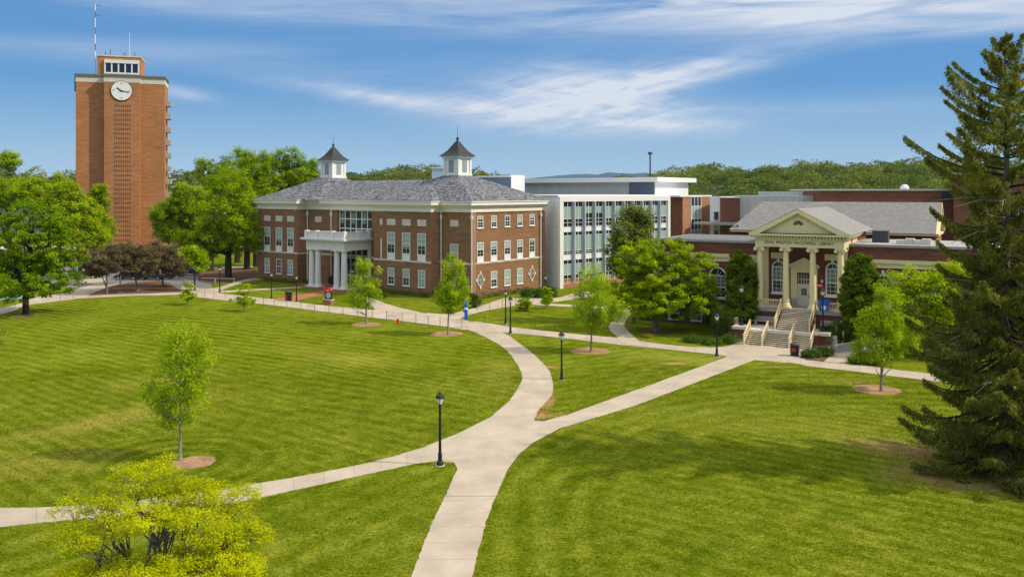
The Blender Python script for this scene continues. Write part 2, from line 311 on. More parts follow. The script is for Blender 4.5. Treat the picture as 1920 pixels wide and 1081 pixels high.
def grassm(name, mode):
    m,t,b = nmat(name); v=objc(t); s=t.nodes.new('ShaderNodeSeparateXYZ'); lk(t,v,s.inputs[0]); X,Y=s.outputs[0],s.outputs[1]
    nz=noise(t,v,.12,3,.5); nd=mapr(t,nz.outputs[0],.2,.8,-1,1)
    def stripes(coord, width, wob):
        w_=mth(t,'ADD',coord,mth(t,'MULTIPLY',nd,wob)); si=mth(t,'SINE',mth(t,'MULTIPLY',w_,math.pi/width)); return mapr(t,si,-.55,.55,0,1)
    def lin(deg): a=rad(deg); return mth(t,'ADD',mth(t,'MULTIPLY',X,-math.sin(a)),mth(t,'MULTIPLY',Y,math.cos(a)))
    def ring(cx,cy): dx=mth(t,'SUBTRACT',X,cx); dy=mth(t,'SUBTRACT',Y,cy); return mth(t,'SQRT',mth(t,'ADD',mth(t,'MULTIPLY',dx,dx),mth(t,'MULTIPLY',dy,dy)))
    if mode=='oval':
        A_=stripes(lin(-40),.55,.22); B_=stripes(lin(-31),.8,.22); R=ring(-19.8,50.6); C_=stripes(R,.7,.15)
        k=mapr(t,R,5.5,8.0,1,0); n0=noise(t,v,.05,2); k2=mapr(t,n0.outputs[0],.4,.6,0,1)
        st=mth(t,'ADD',mth(t,'MULTIPLY',A_,k2),mth(t,'MULTIPLY',B_,mth(t,'SUBTRACT',1.0,k2))); st=mth(t,'ADD',mth(t,'MULTIPLY',st,mth(t,'SUBTRACT',1.0,k)),mth(t,'MULTIPLY',C_,k)); amp=.72
    elif mode=='east':
        R=ring(27,40); A_=stripes(R,.9,.25); B_=stripes(lin(-36),.6,.3); k=mapr(t,R,21,24,0,1)
        st=mth(t,'ADD',mth(t,'MULTIPLY',A_,k),mth(t,'MULTIPLY',B_,mth(t,'SUBTRACT',1.0,k))); amp=.55
    elif mode=='triangle': st=stripes(lin(35),.8,1.0); amp=.35
    elif mode=='south': st=stripes(lin(55),1.0,.5); amp=.55
    else: st=stripes(lin(-38),1.4,1.5); amp=.25
    ns=t.nodes.new('ShaderNodeMapping'); ns.inputs['Rotation'].default_value=(0,0,rad(35)); ns.inputs['Scale'].default_value=(.85,1.8,1); lk(t,v,ns.inputs[0])
    fine=noise(t,ns.outputs[0],3.6,9,.82); big=noise(t,v,.10,4,.6); mid=noise(t,v,.7,5,.65)
    vf=noise(t,v,22,3,.7); pres=mapr(t,noise(t,v,.07,2).outputs[0],.3,.7,.35,1.0)
    f=mth(t,'MULTIPLY',mth(t,'MULTIPLY',mth(t,'SUBTRACT',st,.5),amp*.40),pres)
    f=mth(t,'ADD',f,mapr(t,fine.outputs[0],.3,.7,-.52,.52)); f=mth(t,'ADD',f,mapr(t,vf.outputs[0],.3,.7,-.34,.34)); f=mth(t,'ADD',f,mapr(t,mid.outputs[0],.3,.7,-.20,.20)); f=mth(t,'ADD',f,mapr(t,big.outputs[0],.3,.7,.38,.64))
    cr=t.nodes.new('ShaderNodeValToRGB'); lk(t,f,cr.inputs[0]); e=cr.color_ramp.elements
    e[0].position=0; e[0].color=(.030,.060,.001,1); e[1].position=1; e[1].color=(.260,.280,.034,1); q=e.new(.5); q.color=(.110,.144,.004,1)
    fl=noise(t,v,1.1,6,.75); col=mixc(t,mapr(t,fl.outputs[0],.60,.72,0,.45),cr.outputs[0],(.30,.27,.06)); fd=noise(t,v,.33,5,.7,.4); col=mixc(t,mapr(t,fd.outputs[0],.56,.74,0,.40),col,(.045,.10,.012))
    def patch(col, cx, cy, rx, ry, deg, amt, c, sc=.6):
        a=rad(deg); dx=mth(t,'SUBTRACT',X,cx); dy=mth(t,'SUBTRACT',Y,cy)
        p=mth(t,'ADD',mth(t,'MULTIPLY',dx,math.cos(a)/rx),mth(t,'MULTIPLY',dy,math.sin(a)/rx)); q_=mth(t,'ADD',mth(t,'MULTIPLY',dx,-math.sin(a)/ry),mth(t,'MULTIPLY',dy,math.cos(a)/ry))
        d=mth(t,'SQRT',mth(t,'ADD',mth(t,'MULTIPLY',p,p),mth(t,'MULTIPLY',q_,q_))); d=mth(t,'ADD',d,mapr(t,noise(t,v,sc,5,.7).outputs[0],.3,.7,-.5,.5))
        return mixc(t,mapr(t,d,.3,1.25,amt,0),col,c)
    if mode=='oval':
        for (px_,py_,rx,ry,dg,am,sc) in ((215,785,8,2.2,50,.55,.9),(60,870,5,3,20,.35,.5),(505,845,.7,.3,0,.4,2),(300,712,6,1.8,55,.35,.6),(930,700,2.0,9,0,.22,.9),(640,670,8,3,-30,.22,.4)):
            g=G(px_,py_); col=patch(col,g.x,g.y,rx,ry,dg,am,(.33,.27,.055),sc)
    if mode=='triangle':
        for (px_,py_,rx,ry,dg,am,sc) in ((1009,779,1.6,.9,20,1.0,1.5),(1028,755,.5,2.8,-10,.7,1.5),(1029,688,.9,.5,0,.9,2),(1265,681,1.4,.6,0,.8,2),(1290,672,9,2.5,-25,.3,.6)):
            g=G(px_,py_); col=patch(col,g.x,g.y,rx,ry,dg,am,(.42,.22,.11) if am>.5 else (.36,.36,.07),sc)
    if mode=='east':
        for (px_,py_,rx,ry,dg,am,sc) in ((1605,716,1.1,.4,0,.9,2),(1455,688,1.2,.5,0,.6,2),(1760,850,5.5,2.2,-30,.75,.7),(1850,895,5,2.5,-10,.9,.8),(1400,790,14,4,-20,.22,.3)):
            g=G(px_,py_); col=patch(col,g.x,g.y,rx,ry,dg,am,(.30,.17,.10) if am>.4 else (.34,.34,.05),sc)
    lk(t,col,b.inputs['Base Color']); b.inputs['Roughness'].default_value=1; b.inputs['Specular IOR Level'].default_value=0
    bump(t,b,fine.outputs[0],.5,.06); return m
M['grass'] = grassm('grass_rough','plain')

# ------------------------------------------------------------------ ground, lawns, paths
zc = [0.02]; zk = [0]
def nz_():
    z = .02 + .004 * (zk[0] % 16); zk[0] += 1; return z
LAWNS = []
def sheet(name, pts, mat, z=None, world=False, thick=0.0):
    if z is None: z = nz_()
    P = [(G(*p).x, G(*p).y) if not world else p for p in pts]
    a = sum(P[i][0]*P[(i+1)%len(P)][1]-P[(i+1)%len(P)][0]*P[i][1] for i in range(len(P)))
    if a < 0: P = P[::-1]
    if name.endswith('_lawn'): LAWNS.append(P)
    mb = MB(); mb.face([(x,y,z) for x,y in P]); o = mb.build(name, mat); return tag(o, kind='structure')
def dens(pts, n=6):          # Catmull-Rom through px points
    out=[]; P=[Vector((*p,)) for p in pts]
    for i in range(len(P)-1):
        p0=P[max(i-1,0)];p1=P[i];p2=P[i+1];p3=P[min(i+2,len(P)-1)]
        for k in range(n):
            t=k/n; out.append(.5*((2*p1)+(-p0+p2)*t+(2*p0-5*p1+4*p2-p3)*t*t+(-p0+3*p1-3*p2+p3)*t**3))
    out.append(P[-1]); return out
def ribbon(name, A_, B_, mat, z=None):
    if z is None: z = nz_()
    a=[G(*p).xy for p in A_]; b=[G(*p).xy for p in B_]; a=dens(a,14); b=dens(b,14); a=[p+Vector((random.gauss(0,.02),random.gauss(0,.02))) for p in a]; b=[p+Vector((random.gauss(0,.02),random.gauss(0,.02))) for p in b]; mb=MB(); uv=[]; s=0
    for i,(p,q) in enumerate(zip(a,b)):
        if i: s+=(((p+q)/2)-((a[i-1]+b[i-1])/2)).length
        mb.v+= [(p.x,p.y,z),(q.x,q.y,z)]; uv+=[(0,s),((q-p).length,s)]
        if i: k=2*i; mb.f.append((k-2,k-1,k+1,k))
    n=len(mb.v)                         # slab edge
    for side in (0,1):
        idx=list(range(side,n,2)); b0=len(mb.v)
        for i in idx: mb.v.append((mb.v[i][0],mb.v[i][1],-.02)); uv.append(uv[i])
        for k in range(len(idx)-1): mb.f.append((idx[k],idx[k+1],b0+k+1,b0+k))
    mb.uv=uv; return tag(mb.build(name, mat), kind='structure')

gr = MB(); gr.face([(-9500,-300,0),(9500,-300,0),(9500,9300,0),(-9500,9300,0)]); tag(gr.build('ground', M['grass']), kind='structure')
sheet('oval_lawn', [(-400,1081),(-60,953),(0,952),(100,950),(250,938),(400,921),(560,893),(700,865),(800,836),(860,812),(920,782),(955,752),(974,722),(977,700),(969,682),(955,660),(935,642),(882,620),(800,608),(640,589),(480,568),(340,552),(220,556),(104,565),(0,590),(-300,640)], grassm('grass_oval','oval'), .006)
sheet('triangle_lawn', [(946,625),(1048,633),(1180,648),(1342,665),(1363,669),(1224,720),(1060,779),(1019,790),(998,783),(1015,763),(1036,737),(1037,722),(1032,703),(1019,682),(996,660),(973,643)], grassm('grass_triangle','triangle'), .006)
sheet('east_lawn', [(1414,675),(1480,680),(1682,706),(1930,735),(2600,800),(3200,1400),(860,1400),(885,1081),(910,985),(930,930),(960,868),(1000,830),(1050,803),(1100,787),(1200,757),(1296,720)], grassm('grass_east','east'), .006)
sheet('south_lawn', [(770,1081),(800,1005),(850,895),(858,880),(852,868),(836,863),(790,868),(600,908),(400,948),(0,988),(-400,1010),(-700,1400),(700,1400)], grassm('grass_south','south'), .006)

ribbon('main_path', [(640,1400),(720,1180),(770,1081),(806,990),(832,935),(852,890)], [(790,1400),(862,1180),(885,1081),(908,990),(930,930),(950,885)], M['walk'])
ribbon('west_path', [(-300,955),(-60,953),(0,952),(100,950),(250,938),(400,921),(470,908),(560,893),(700,865),(800,836),(850,816)], [(-300,1010),(-60,994),(0,988),(100,977),(250,963),(400,947),(470,936),(560,917),(700,886),(800,866),(856,868)], M['walk'])
ribbon('diagonal_path', [(1375,664),(1363,669),(1224,720),(1140,750),(1060,779),(1030,788)], [(1425,672),(1414,675),(1270,730),(1190,760),(1105,786),(1060,800)], M['walk'])
ribbon('curved_path', [(930,776),(955,752),(974,722),(979,705),(969,682),(948,655),(923,639),(882,620),(845,613)], [(1000,790),(1012,766),(1036,737),(1033,703),(1019,682),(996,660),(973,643),(946,625),(902,610)], M['walk'])
sheet('path_junction', [(790,868.5),(836,863),(852,868),(858,880),(850,895),(836,930),(930,930),(952,880),(975,850),(1000,830),(1050,803),(1100,787),(1060,778.5),(1019,790),(1003,789),(998,783),(1003,776),(1015,763),(985,745),(958,749),(920,782),(860,812),(800,836)], M['plaza'])
ribbon('north_path', [(880,603),(902,604),(965,614),(1048,623),(1107,629),(1159,633.5),(1199,639),(1233,644),(1289,650),(1333,652),(1400,662),(1480,672),(1520,676),(1582,681),(1645,689),(1687,694),(1930,722),(2300,760)], [(870,618),(920,622),(965,625),(1048,633),(1107,640),(1159,646),(1199,650),(1240,654),(1289,659),(1342,665),(1414,675),(1480,680),(1520,687),(1582,694),(1645,702),(1687,707),(1930,735),(2300,775)], M['walk'])
ribbon('lawn_edge_path', [(340,536),(398,548),(509,561),(600,572),(660,578),(700,581),(745,577),(800,588),(845,591),(880,603)], [(340,552),(402,561),(509,572),(600,583.5),(660,591),(700,596),(745,601),(800,608),(845,614),(872,619)], M['walk'])
ribbon('hall_path', [(612,541),(640,546),(673,556),(692,570),(705,582)], [(640,538),(660,545),(696,559),(741,574.5),(800,589)], M['walk'])
ribbon('side_path', [(800,587),(840,589),(872,582),(904,573),(943,560),(977,558),(1040,559),(1075,550),(1100,546)], [(800,604),(845,602),(880,590),(917,581),(960,574),(1000,569),(1040,566),(1092,558),(1130,552)], M['walk'])
ribbon('narrow_path', [(985,567),(1040,570),(1110,574),(1172,580)], [(985,571),(1040,574),(1110,578),(1178,587)], M['walk'])
ribbon('library_path', [(1172,580),(1148,603),(1142,616),(1159,634),(1166,645)], [(1185,585),(1171,607),(1177,620),(1198,639),(1215,650)], M['walk'])
ribbon('tower_path', [(-300,632),(0,578),(41,567),(75,556),(126,549),(151,540),(189,531)], [(-300,650),(0,590),(47,573),(104,565),(151,558),(205,538),(235,530)], M['walk'])
ribbon('bed_edge_path', [(140,556),(220,552),(280,550.5),(345,548)], [(140,560),(220,556),(280,554),(345,553)], M['walk'])
ribbon('portico_path', [(380,545),(420,545.5),(500,541),(574,537)], [(380,550),(420,548.5),(500,543.5),(574,539.5)], M['walk'])
ribbon('oak_path', [(345,536),(398,541),(460,524),(520,518)], [(380,549),(410,545),(464,528),(524,521)], M['walk'])
ribbon('ramp_path', [(1545,679),(1568,661),(1600,654),(1650,650)], [(1582,682),(1600,668),(1625,660),(1660,657)], M['walk'])
ribbon('brick_walk', [(512,561),(560,553),(600,546),(622,540)], [(545,566),(580,557),(625,549),(650,542)], M['paver'])
sheet('library_plaza', [(1325,652),(1360,650),(1381,644),(1383,640),(1516,650),(1500,664),(1512,676),(1470,680),(1363,669)], M['plaza'])
sheet('hall_junction', [(340,534),(398,541),(398,560),(365,555),(340,552)], M['plaza'])
sheet('parking_lot', [(150,541),(189,532),(205,537),(299,526),(318,531),(342,548),(400,545),(395,530),(371,504),(300,500),(120,500),(60,512),(70,530)], M['asphalt'])
sheet('parking_concrete', [(150,530),(190,533),(215,500),(215,490),(180,490),(150,510)], M['plaza'])
sheet('plum_bed', [(151,556.5),(201,537),(245,530),(299,526),(318,531),(342,549),(280,551),(220,553)], M['mulch_dark'])
sheet('oak_bed', [(371,512),(380,506),(440,503),(480,505),(482,522),(440,526),(400,533),(372,528)], M['mulch_dark'])
sheet('far_walk', [(371,503),(480,498),(480,501),(371,508)], M['plaza'])
sheet('side_bed', [(1180,587),(1250,583),(1340,590),(1340,600),(1270,604),(1200,600)], M['mulch_dark'])
sheet('steps_bed', [(1500,671),(1512,655),(1545,640),(1575,655),(1545,679),(1520,675.5)], M['mulch_dark'])
sheet('sport_court', [(-160,575),(40,560),(44,553),(-160,553)], plain('court_grey',(.30,.32,.33),.8,.1,.6))
sheet('blue_court', [(-160,562),(38,558.5),(42,555.5),(-160,556)], plain('court_blue',(.08,.28,.55),.8,.08,.6))
def ring_bed(x, y, wpx, hshift=0, dark=False):
    c = G(x, y); r = wpx/2/FPX*c.y; P=[]
    for i in range(44):
        a=2*math.pi*i/44; q=r*(1+random.uniform(-.09,.07)); P.append((c.x+q*math.cos(a), c.y+q*math.sin(a)*.95))
    return sheet('mulch_ring', P, M['mulch_dark' if dark else 'mulch'], z=.014, world=True)
ring_bed(363,866,80); ring_bed(687,608,56); ring_bed(838,625.5,62); ring_bed(1107,658,74); ring_bed(1643,730,86)
ring_bed(48,592,44); ring_bed(352,570,10); ring_bed(457,582,14); ring_bed(1232,622,66, dark=True); ring_bed(986,582,6)

# ------------------------------------------------------------------ foliage helpers
def leafmesh(name, C, S, T, mat, parent, bias=.6, slim=.55, dirs=None, droop=0.0, out=None):
    n=len(C); nr=rng.normal(size=(n,3)); nr[:,2]=np.abs(nr[:,2])*.8+bias
    if out is not None: nr+=out*1.1
    nr/=np.linalg.norm(nr,axis=1)[:,None]
    if dirs is None: a=rng.normal(size=(n,3))
    else: a=dirs+rng.normal(size=(n,3))*.25
    a-= (a*nr).sum(1)[:,None]*nr; a/=np.linalg.norm(a,axis=1)[:,None]+1e-9; b=np.cross(nr,a)
    S=S[:,None]; V=np.empty((n,4,3)); V[:,0]=C-a*S*.5; V[:,1]=C+b*S*.5*slim+a*S*.05; V[:,2]=C+a*S*.5-nr*S*droop; V[:,3]=C-b*S*.5*slim+a*S*.05
    me=D.meshes.new(name); me.vertices.add(4*n); me.vertices.foreach_set('co',V.astype(np.float32).ravel())
    me.loops.add(4*n); me.loops.foreach_set('vertex_index',np.arange(4*n,dtype=np.int32)); me.polygons.add(n)
    me.polygons.foreach_set('loop_start',np.arange(0,4*n,4,dtype=np.int32)); me.polygons.foreach_set('loop_total',np.full(n,4,dtype=np.int32))
    at=me.attributes.new('lv','FLOAT','FACE'); at.data.foreach_set('value',T.astype(np.float32)); me.materials.append(mat); me.update(calc_edges=True); me.validate()
    o=D.objects.new(name,me); COL.objects.link(o)
    if parent: o.parent=parent
    return o
def shell(e, n, lo=.5):
    d=rng.normal(size=(n,3)); d/=np.linalg.norm(d,axis=1)[:,None]; r=rng.uniform(lo**3,1,n)**(1/3.)
    return np.array(e[:3])+d*r[:,None]*np.array(e[3:6])
DENS=1.55
def main_c(lobes):
    L_=np.array([l[:3] for l in lobes]); w_=np.array([l[3]*l[5] for l in lobes]); return (L_*w_[:,None]).sum(0)/w_.sum()
def tree(name, label, cat, base, lobes, mat, bmat, nclump=90, cr=.9, per=120, leaf=.26, trunk_r=.3, trunk_top=.6, limbs=18, group=None, lo=.5, flat=.7, bias=.6, multi=1, limb_r=.3, slim=.6, dens=None, lz=None, vase=False):
    """lobes: ellipsoids (cx,cy,cz,rx,ry,rz) about the tree's base"""
    nclump=int(nclump*(dens or DENS)); leaf*=1.2 if dens is None else 1.1; cr*=1.12 if dens is None else 1.0
    root=empty(name, base, 0, label, cat, group)
    vol=np.array([l[3]*l[4]*l[5] for l in lobes])**(2/3.); vol/=vol.sum(); cen=[]
    for l,p in zip(lobes,vol): cen.append(shell(l,max(3,int(nclump*p)),lo))
    cen=np.vstack(cen); cen+=rng.normal(size=cen.shape)*cr*.25; Hc=max(l[2]+l[5] for l in lobes)
    zlow=min(l[2]-l[5] for l in lobes); cen[:,2]=np.maximum(cen[:,2],max(zlow,.3))
    rs=cr*rng.uniform(.45,1.45,len(cen)); cnt=np.maximum(4,(per*(rs/cr)**2*rng.uniform(.6,1.3,len(cen))).astype(int))
    idx=np.repeat(np.arange(len(cen)),cnt); n=len(idx); d=rng.normal(size=(n,3)); d/=np.linalg.norm(d,axis=1)[:,None]
    off=d*(rng.uniform(.1,1,n)**.5)[:,None]*rs[idx][:,None]; off[:,2]*=flat
    P=cen[idx]+off; tint=np.clip(rng.uniform(0,1,n)*.6+(rng.uniform(0,1,len(cen))[idx])*.4,0,1)
    cc=np.array([main_c(lobes)]); ov=P-cc; ov/=np.linalg.norm(ov,axis=1)[:,None]+1e-6; ov=.5*ov+.5*d
    leafmesh('crown',P,leaf*rng.uniform(.6,1.3,n),tint,mat,root,bias=bias,slim=slim,out=ov)
    mb=MB(); tops=[]
    if vase:
        zs_=lz if lz is not None else max(zlow*.8,.12*Hc); limbsP=[]
        mb.tube([(0,0,-.1),(.02,0,.3),(0,.02,zs_*.6),(0,0,zs_)],[trunk_r*1.5,trunk_r*1.1,trunk_r,trunk_r*.95],10)
        for q,l in enumerate(lobes):
            e=Vector((l[0],l[1],l[2]-l[5]*.1)); st=Vector((random.uniform(-.4,.4)*trunk_r,random.uniform(-.4,.4)*trunk_r,zs_*random.uniform(.82,1.0))); ln=(e-st).length; pts=[]; r0=trunk_r*random.uniform(.5,.72); n_=9
            jt=[Vector((random.gauss(0,.03),random.gauss(0,.03),random.gauss(0,.02)))*ln for _ in range(n_+1)]
            for a_ in range(n_+1):
                t_=a_/n_; p_=st+Vector(((e.x-st.x)*t_**1.15,(e.y-st.y)*t_**1.15,(e.z-st.z)*(t_**.85))); pts.append(p_+jt[a_]*(1 if 0<a_<n_ else 0))
            rr=[r0*(1-.82*a_/n_) for a_ in range(n_+1)]; mb.tube(pts,rr,7); limbsP.append((pts,rr))
        own=np.argmin(np.linalg.norm(cen[:,None,:]-np.array([list(l[:3]) for l in lobes])[None],axis=2),axis=1)
        sel=rng.permutation(len(cen))[:limbs]
        for ci in sel:
            c=Vector(cen[ci]); pts,rr=limbsP[own[ci]]; a_=random.randint(4,8); p0=pts[a_]; r0=rr[a_]*.55; ln=(c-p0).length
            m1=p0.lerp(c,.35)+Vector((random.gauss(0,.06),random.gauss(0,.06),.04))*ln; m2=p0.lerp(c,.7)+Vector((random.gauss(0,.06),random.gauss(0,.06),.02))*ln
            mb.tube([p0,m1,m2,c],[r0,r0*.7,r0*.45,r0*.15],5)
            for _ in range(2):
                c2=c+Vector((random.gauss(0,1),random.gauss(0,1),random.uniform(0,.6)))*cr*.8; mb.tube([m2,m2.lerp(c2,.5)+Vector((0,0,.03)),c2],[r0*.35,r0*.22,r0*.08],4)
        mb.build('trunk',bmat,root,smooth=True); return root
    main=lobes[0]
    for k in range(multi):
        ang=2*math.pi*k/max(multi,1)+.5; sp=(trunk_r*1.6 if multi>1 else 0); tz=zlow+(Hc-zlow)*trunk_top
        lean=(main[0]+ (math.cos(ang)*main[3]*.35 if multi>1 else 0), main[1]+(math.sin(ang)*main[4]*.35 if multi>1 else 0))
        pts=[];rr=[]; ns=7
        for i in range(ns+1):
            t=i/ns; e=t**1.5
            pts.append(Vector((math.cos(ang)*sp*.6*(1-t)+lean[0]*e+random.uniform(-.04,.04)*trunk_r*6*t, math.sin(ang)*sp*.6*(1-t)+lean[1]*e+random.uniform(-.04,.04)*trunk_r*6*t, -.08+t*tz)))
            rr.append(trunk_r*(1.35 if i==0 else 1)*(1-.78*t))
        mb.tube(pts,rr,8); tops.append((pts,rr))
    far=cen[rng.permutation(len(cen))[:limbs]]
    for c in far:
        pts,rr=tops[random.randrange(multi)]; c=Vector(c); zt=max(pts[0].z, min(c.z-abs(c.xy.length)*.55, pts[-1].z)); zt=max(zt, (zlow*.9+random.uniform(0,.1)*Hc) if lz is None else lz+random.uniform(0,1.8))
        zt=min(zt,pts[-1].z); i=max(1,min(len(pts)-1,int(zt/max(pts[-1].z,.01)*(len(pts)-1)))); p0=pts[i]; r0=rr[i]*limb_r*2
        mid=p0.lerp(c,.5)+Vector((random.uniform(-.1,.1)*cr*2,random.uniform(-.1,.1)*cr*2,-.12*(c-p0).length))
        mb.tube([p0,p0.lerp(mid,.5)+Vector((0,0,.02)),mid,mid.lerp(c,.55)+Vector((0,0,.05*(c-p0).length)),c],[r0,r0*.75,r0*.5,r0*.3,r0*.12],5)
    mb.build('trunk',bmat,root,smooth=True); return root
def shrub(name,label,base,e,mat,cat='shrub',n=22,cr=.3,per=60,leaf=.16,group=None,rz=0,stem=True):
    root=empty(name,base,rz,label,cat,group); cen=shell((e[0],e[1],e[2],e[3],e[4],e[5]),n,.35); cen[:,2]=np.maximum(cen[:,2],.12)
    idx=np.repeat(np.arange(n),per); m=len(idx); P=cen[idx]+rng.normal(size=(m,3))*cr*.55; P[:,2]=np.maximum(P[:,2],.04)
    leafmesh('foliage',P,leaf*rng.uniform(.6,1.3,m),np.clip(rng.uniform(0,1,m)*.7+rng.uniform(0,.3,n)[idx],0,1),mat,root,bias=.4)
    mb=MB()
    for i in range(5):
        c=cen[random.randrange(n)]; mb.tube([(e[0]*.6,e[1]*.6,-.03),(c[0]*.5,c[1]*.5,c[2]*.6),tuple(c)],[.04,.03,.01],4)
    mb.build('stem',M['bark'],root); return root

M['bark'] = bark('bark_brown',(.10,.07,.05)); M['bark_dark'] = bark('bark_dark',(.045,.035,.028)); M['bark_pale'] = bark('bark_pale',(.28,.235,.19)); M['bark_grey'] = bark('bark_grey',(.17,.15,.135))
LF = dict(
 green=leafm('leaf_green',(.060,.120,.002),(.22,.35,.003),(.40,.52,.006),.38),
 yellow=leafm('leaf_yellow_green',(.16,.24,.004),(.40,.50,.008),(.58,.66,.014),.45),
 oak=leafm('leaf_oak',(.11,.18,.002),(.34,.47,.004),(.54,.66,.008),.45),
 young=leafm('leaf_young',(.16,.25,.006),(.40,.52,.010),(.58,.66,.020),.45),
 lime=leafm('leaf_lime',(.30,.35,.004),(.56,.58,.006),(.78,.76,.016),.48),
 plum=leafm('leaf_plum',(.065,.050,.026),(.18,.145,.070),(.25,.24,.11),.3),
 magnolia=leafm('leaf_magnolia',(.10,.17,.002),(.36,.47,.004),(.64,.70,.008),.42),
 holly=leafm('leaf_evergreen',(.040,.080,.004),(.15,.22,.008),(.28,.34,.014),.25),
 olive=leafm('leaf_olive',(.10,.12,.016),(.22,.26,.025),(.32,.33,.05),.35),
 spruce=leafm('needles_spruce',(.075,.088,.018),(.22,.23,.040),(.42,.37,.09),.4),
 shrub=leafm('leaf_shrub',(.035,.07,.009),(.11,.17,.02),(.19,.24,.035),.25),
 hedge=leafm('leaf_hedge',(.035,.08,.009),(.10,.19,.02),(.18,.27,.03),.25),
 grass=leafm('leaf_grass',(.065,.105,.002),(.175,.210,.007),(.38,.36,.06),.2,clump=.35),
 wood=leafm('leaf_far_wood',(.050,.095,.018),(.185,.235,.035),(.36,.32,.10),.3,clump=.05),
)

# ------------------------------------------------------------------ building helpers
def bwin(root, mp, s, z0, z1, wd, blind=.5, panel=0.0, mid=True, cols=2, rows=2, name='window', bm='blind', fr=.11, sill=True):
    """framed window; mp maps (along, out, z) to the building; glass and blind are sub-parts"""
    h=wd/2; gz=z0+panel; f=MB(mp)
    f.box(s-h,s-h+fr,0,.10,z0,z1); f.box(s+h-fr,s+h,0,.10,z0,z1); f.box(s-h+fr,s+h-fr,0,.098,z1-fr,z1); f.box(s-h+fr,s+h-fr,0,.098,gz,gz+fr)
    if panel>0: f.box(s-h+fr,s+h-fr,0,.07,z0,gz)
    zm=(gz+z1)/2
    if mid: f.box(s-h+fr,s+h-fr,0,.085,zm-.05,zm+.05)
    for i in range(1,cols): x=s-h+fr+(wd-2*fr)*i/cols; f.box(x-.02,x+.02,0,.065,gz+fr,z1-fr)
    for a,b in ((gz+fr,zm-.05),(zm+.05,z1-fr)):
        for i in range(1,rows): z=a+(b-a)*i/rows; f.box(s-h+fr,s-.0+h-fr,0,.063,z-.018,z+.018)
    if sill: f.box(s-h-.08,s+h+.08,0,.16,z0-.12,z0-.001)
    o=f.build(name,M['white'],root)
    MB(mp).box(s-h+fr,s+h-fr,.0,.03,gz+fr,z1-fr).build('pane',M['glass'],o)
    if blind>0: MB(mp).box(s-h+fr+.01,s+h-fr-.01,.0,.036,z1-fr-(z1-gz-2*fr)*blind,z1-fr-.01).build('blind',M[bm],o)
    return o
def offset(poly, d):
    n=len(poly); a=sum(poly[i][0]*poly[(i+1)%n][1]-poly[(i+1)%n][0]*poly[i][1] for i in range(n))
    P=poly if a>0 else poly[::-1]; out=[]
    for i in range(n):
        p0,p1,p2=Vector(P[i-1]),Vector(P[i]),Vector(P[(i+1)%n]); e1=(p1-p0).normalized(); e2=(p2-p1).normalized()
        n1=Vector((e1.y,-e1.x)); n2=Vector((e2.y,-e2.x)); k=n1+n2; k/=max(.2,k.dot(n1)); out.append((p1.x+k.x*d,p1.y+k.y*d))
    return out
def hip(x0,x1,y0,y1,z,slope,flat=None,mat=None,root=None,name='roof',axis=None):
    """hip roof over a rectangle; ridge along the longer side, or a pyramid cut at height flat"""
    mb=MB(); w_=x1-x0; d_=y1-y0; hh=min(w_,d_)/2
    if flat is not None:
        cx,cy=(x0+x1)/2,(y0+y1)/2; t=flat
        a=[(x0,y0,z),(x1,y0,z),(x1,y1,z),(x0,y1,z)]; b=[(cx-t,cy-t,z+slope),(cx+t,cy-t,z+slope),(cx+t,cy+t,z+slope),(cx-t,cy+t,z+slope)]
        for i in range(4): mb.face([a[i],a[(i+1)%4],b[(i+1)%4],b[i]])
        mb.face(b)
    else:
        if (axis or ('x' if w_>d_ else 'y'))=='x': r0=(x0+hh,(y0+y1)/2,z+hh*slope); r1=(x1-hh,(y0+y1)/2,z+hh*slope); mb.face([(x0,y0,z),(x1,y0,z),r1,r0]); mb.face([(x1,y1,z),(x0,y1,z),r0,r1]); mb.face([(x1,y0,z),(x1,y1,z),r1]); mb.face([(x0,y1,z),(x0,y0,z),r0])
        else: r0=((x0+x1)/2,y0+hh,z+hh*slope); r1=((x0+x1)/2,y1-hh,z+hh*slope); mb.face([(x0,y0,z),(x1,y0,z),r0]); mb.face([(x1,y0,z),(x1,y1,z),r1,r0]); mb.face([(x1,y1,z),(x0,y1,z),r1]); mb.face([(x0,y1,z),(x0,y0,z),r0,r1])
    return mb.build(name,mat,root)

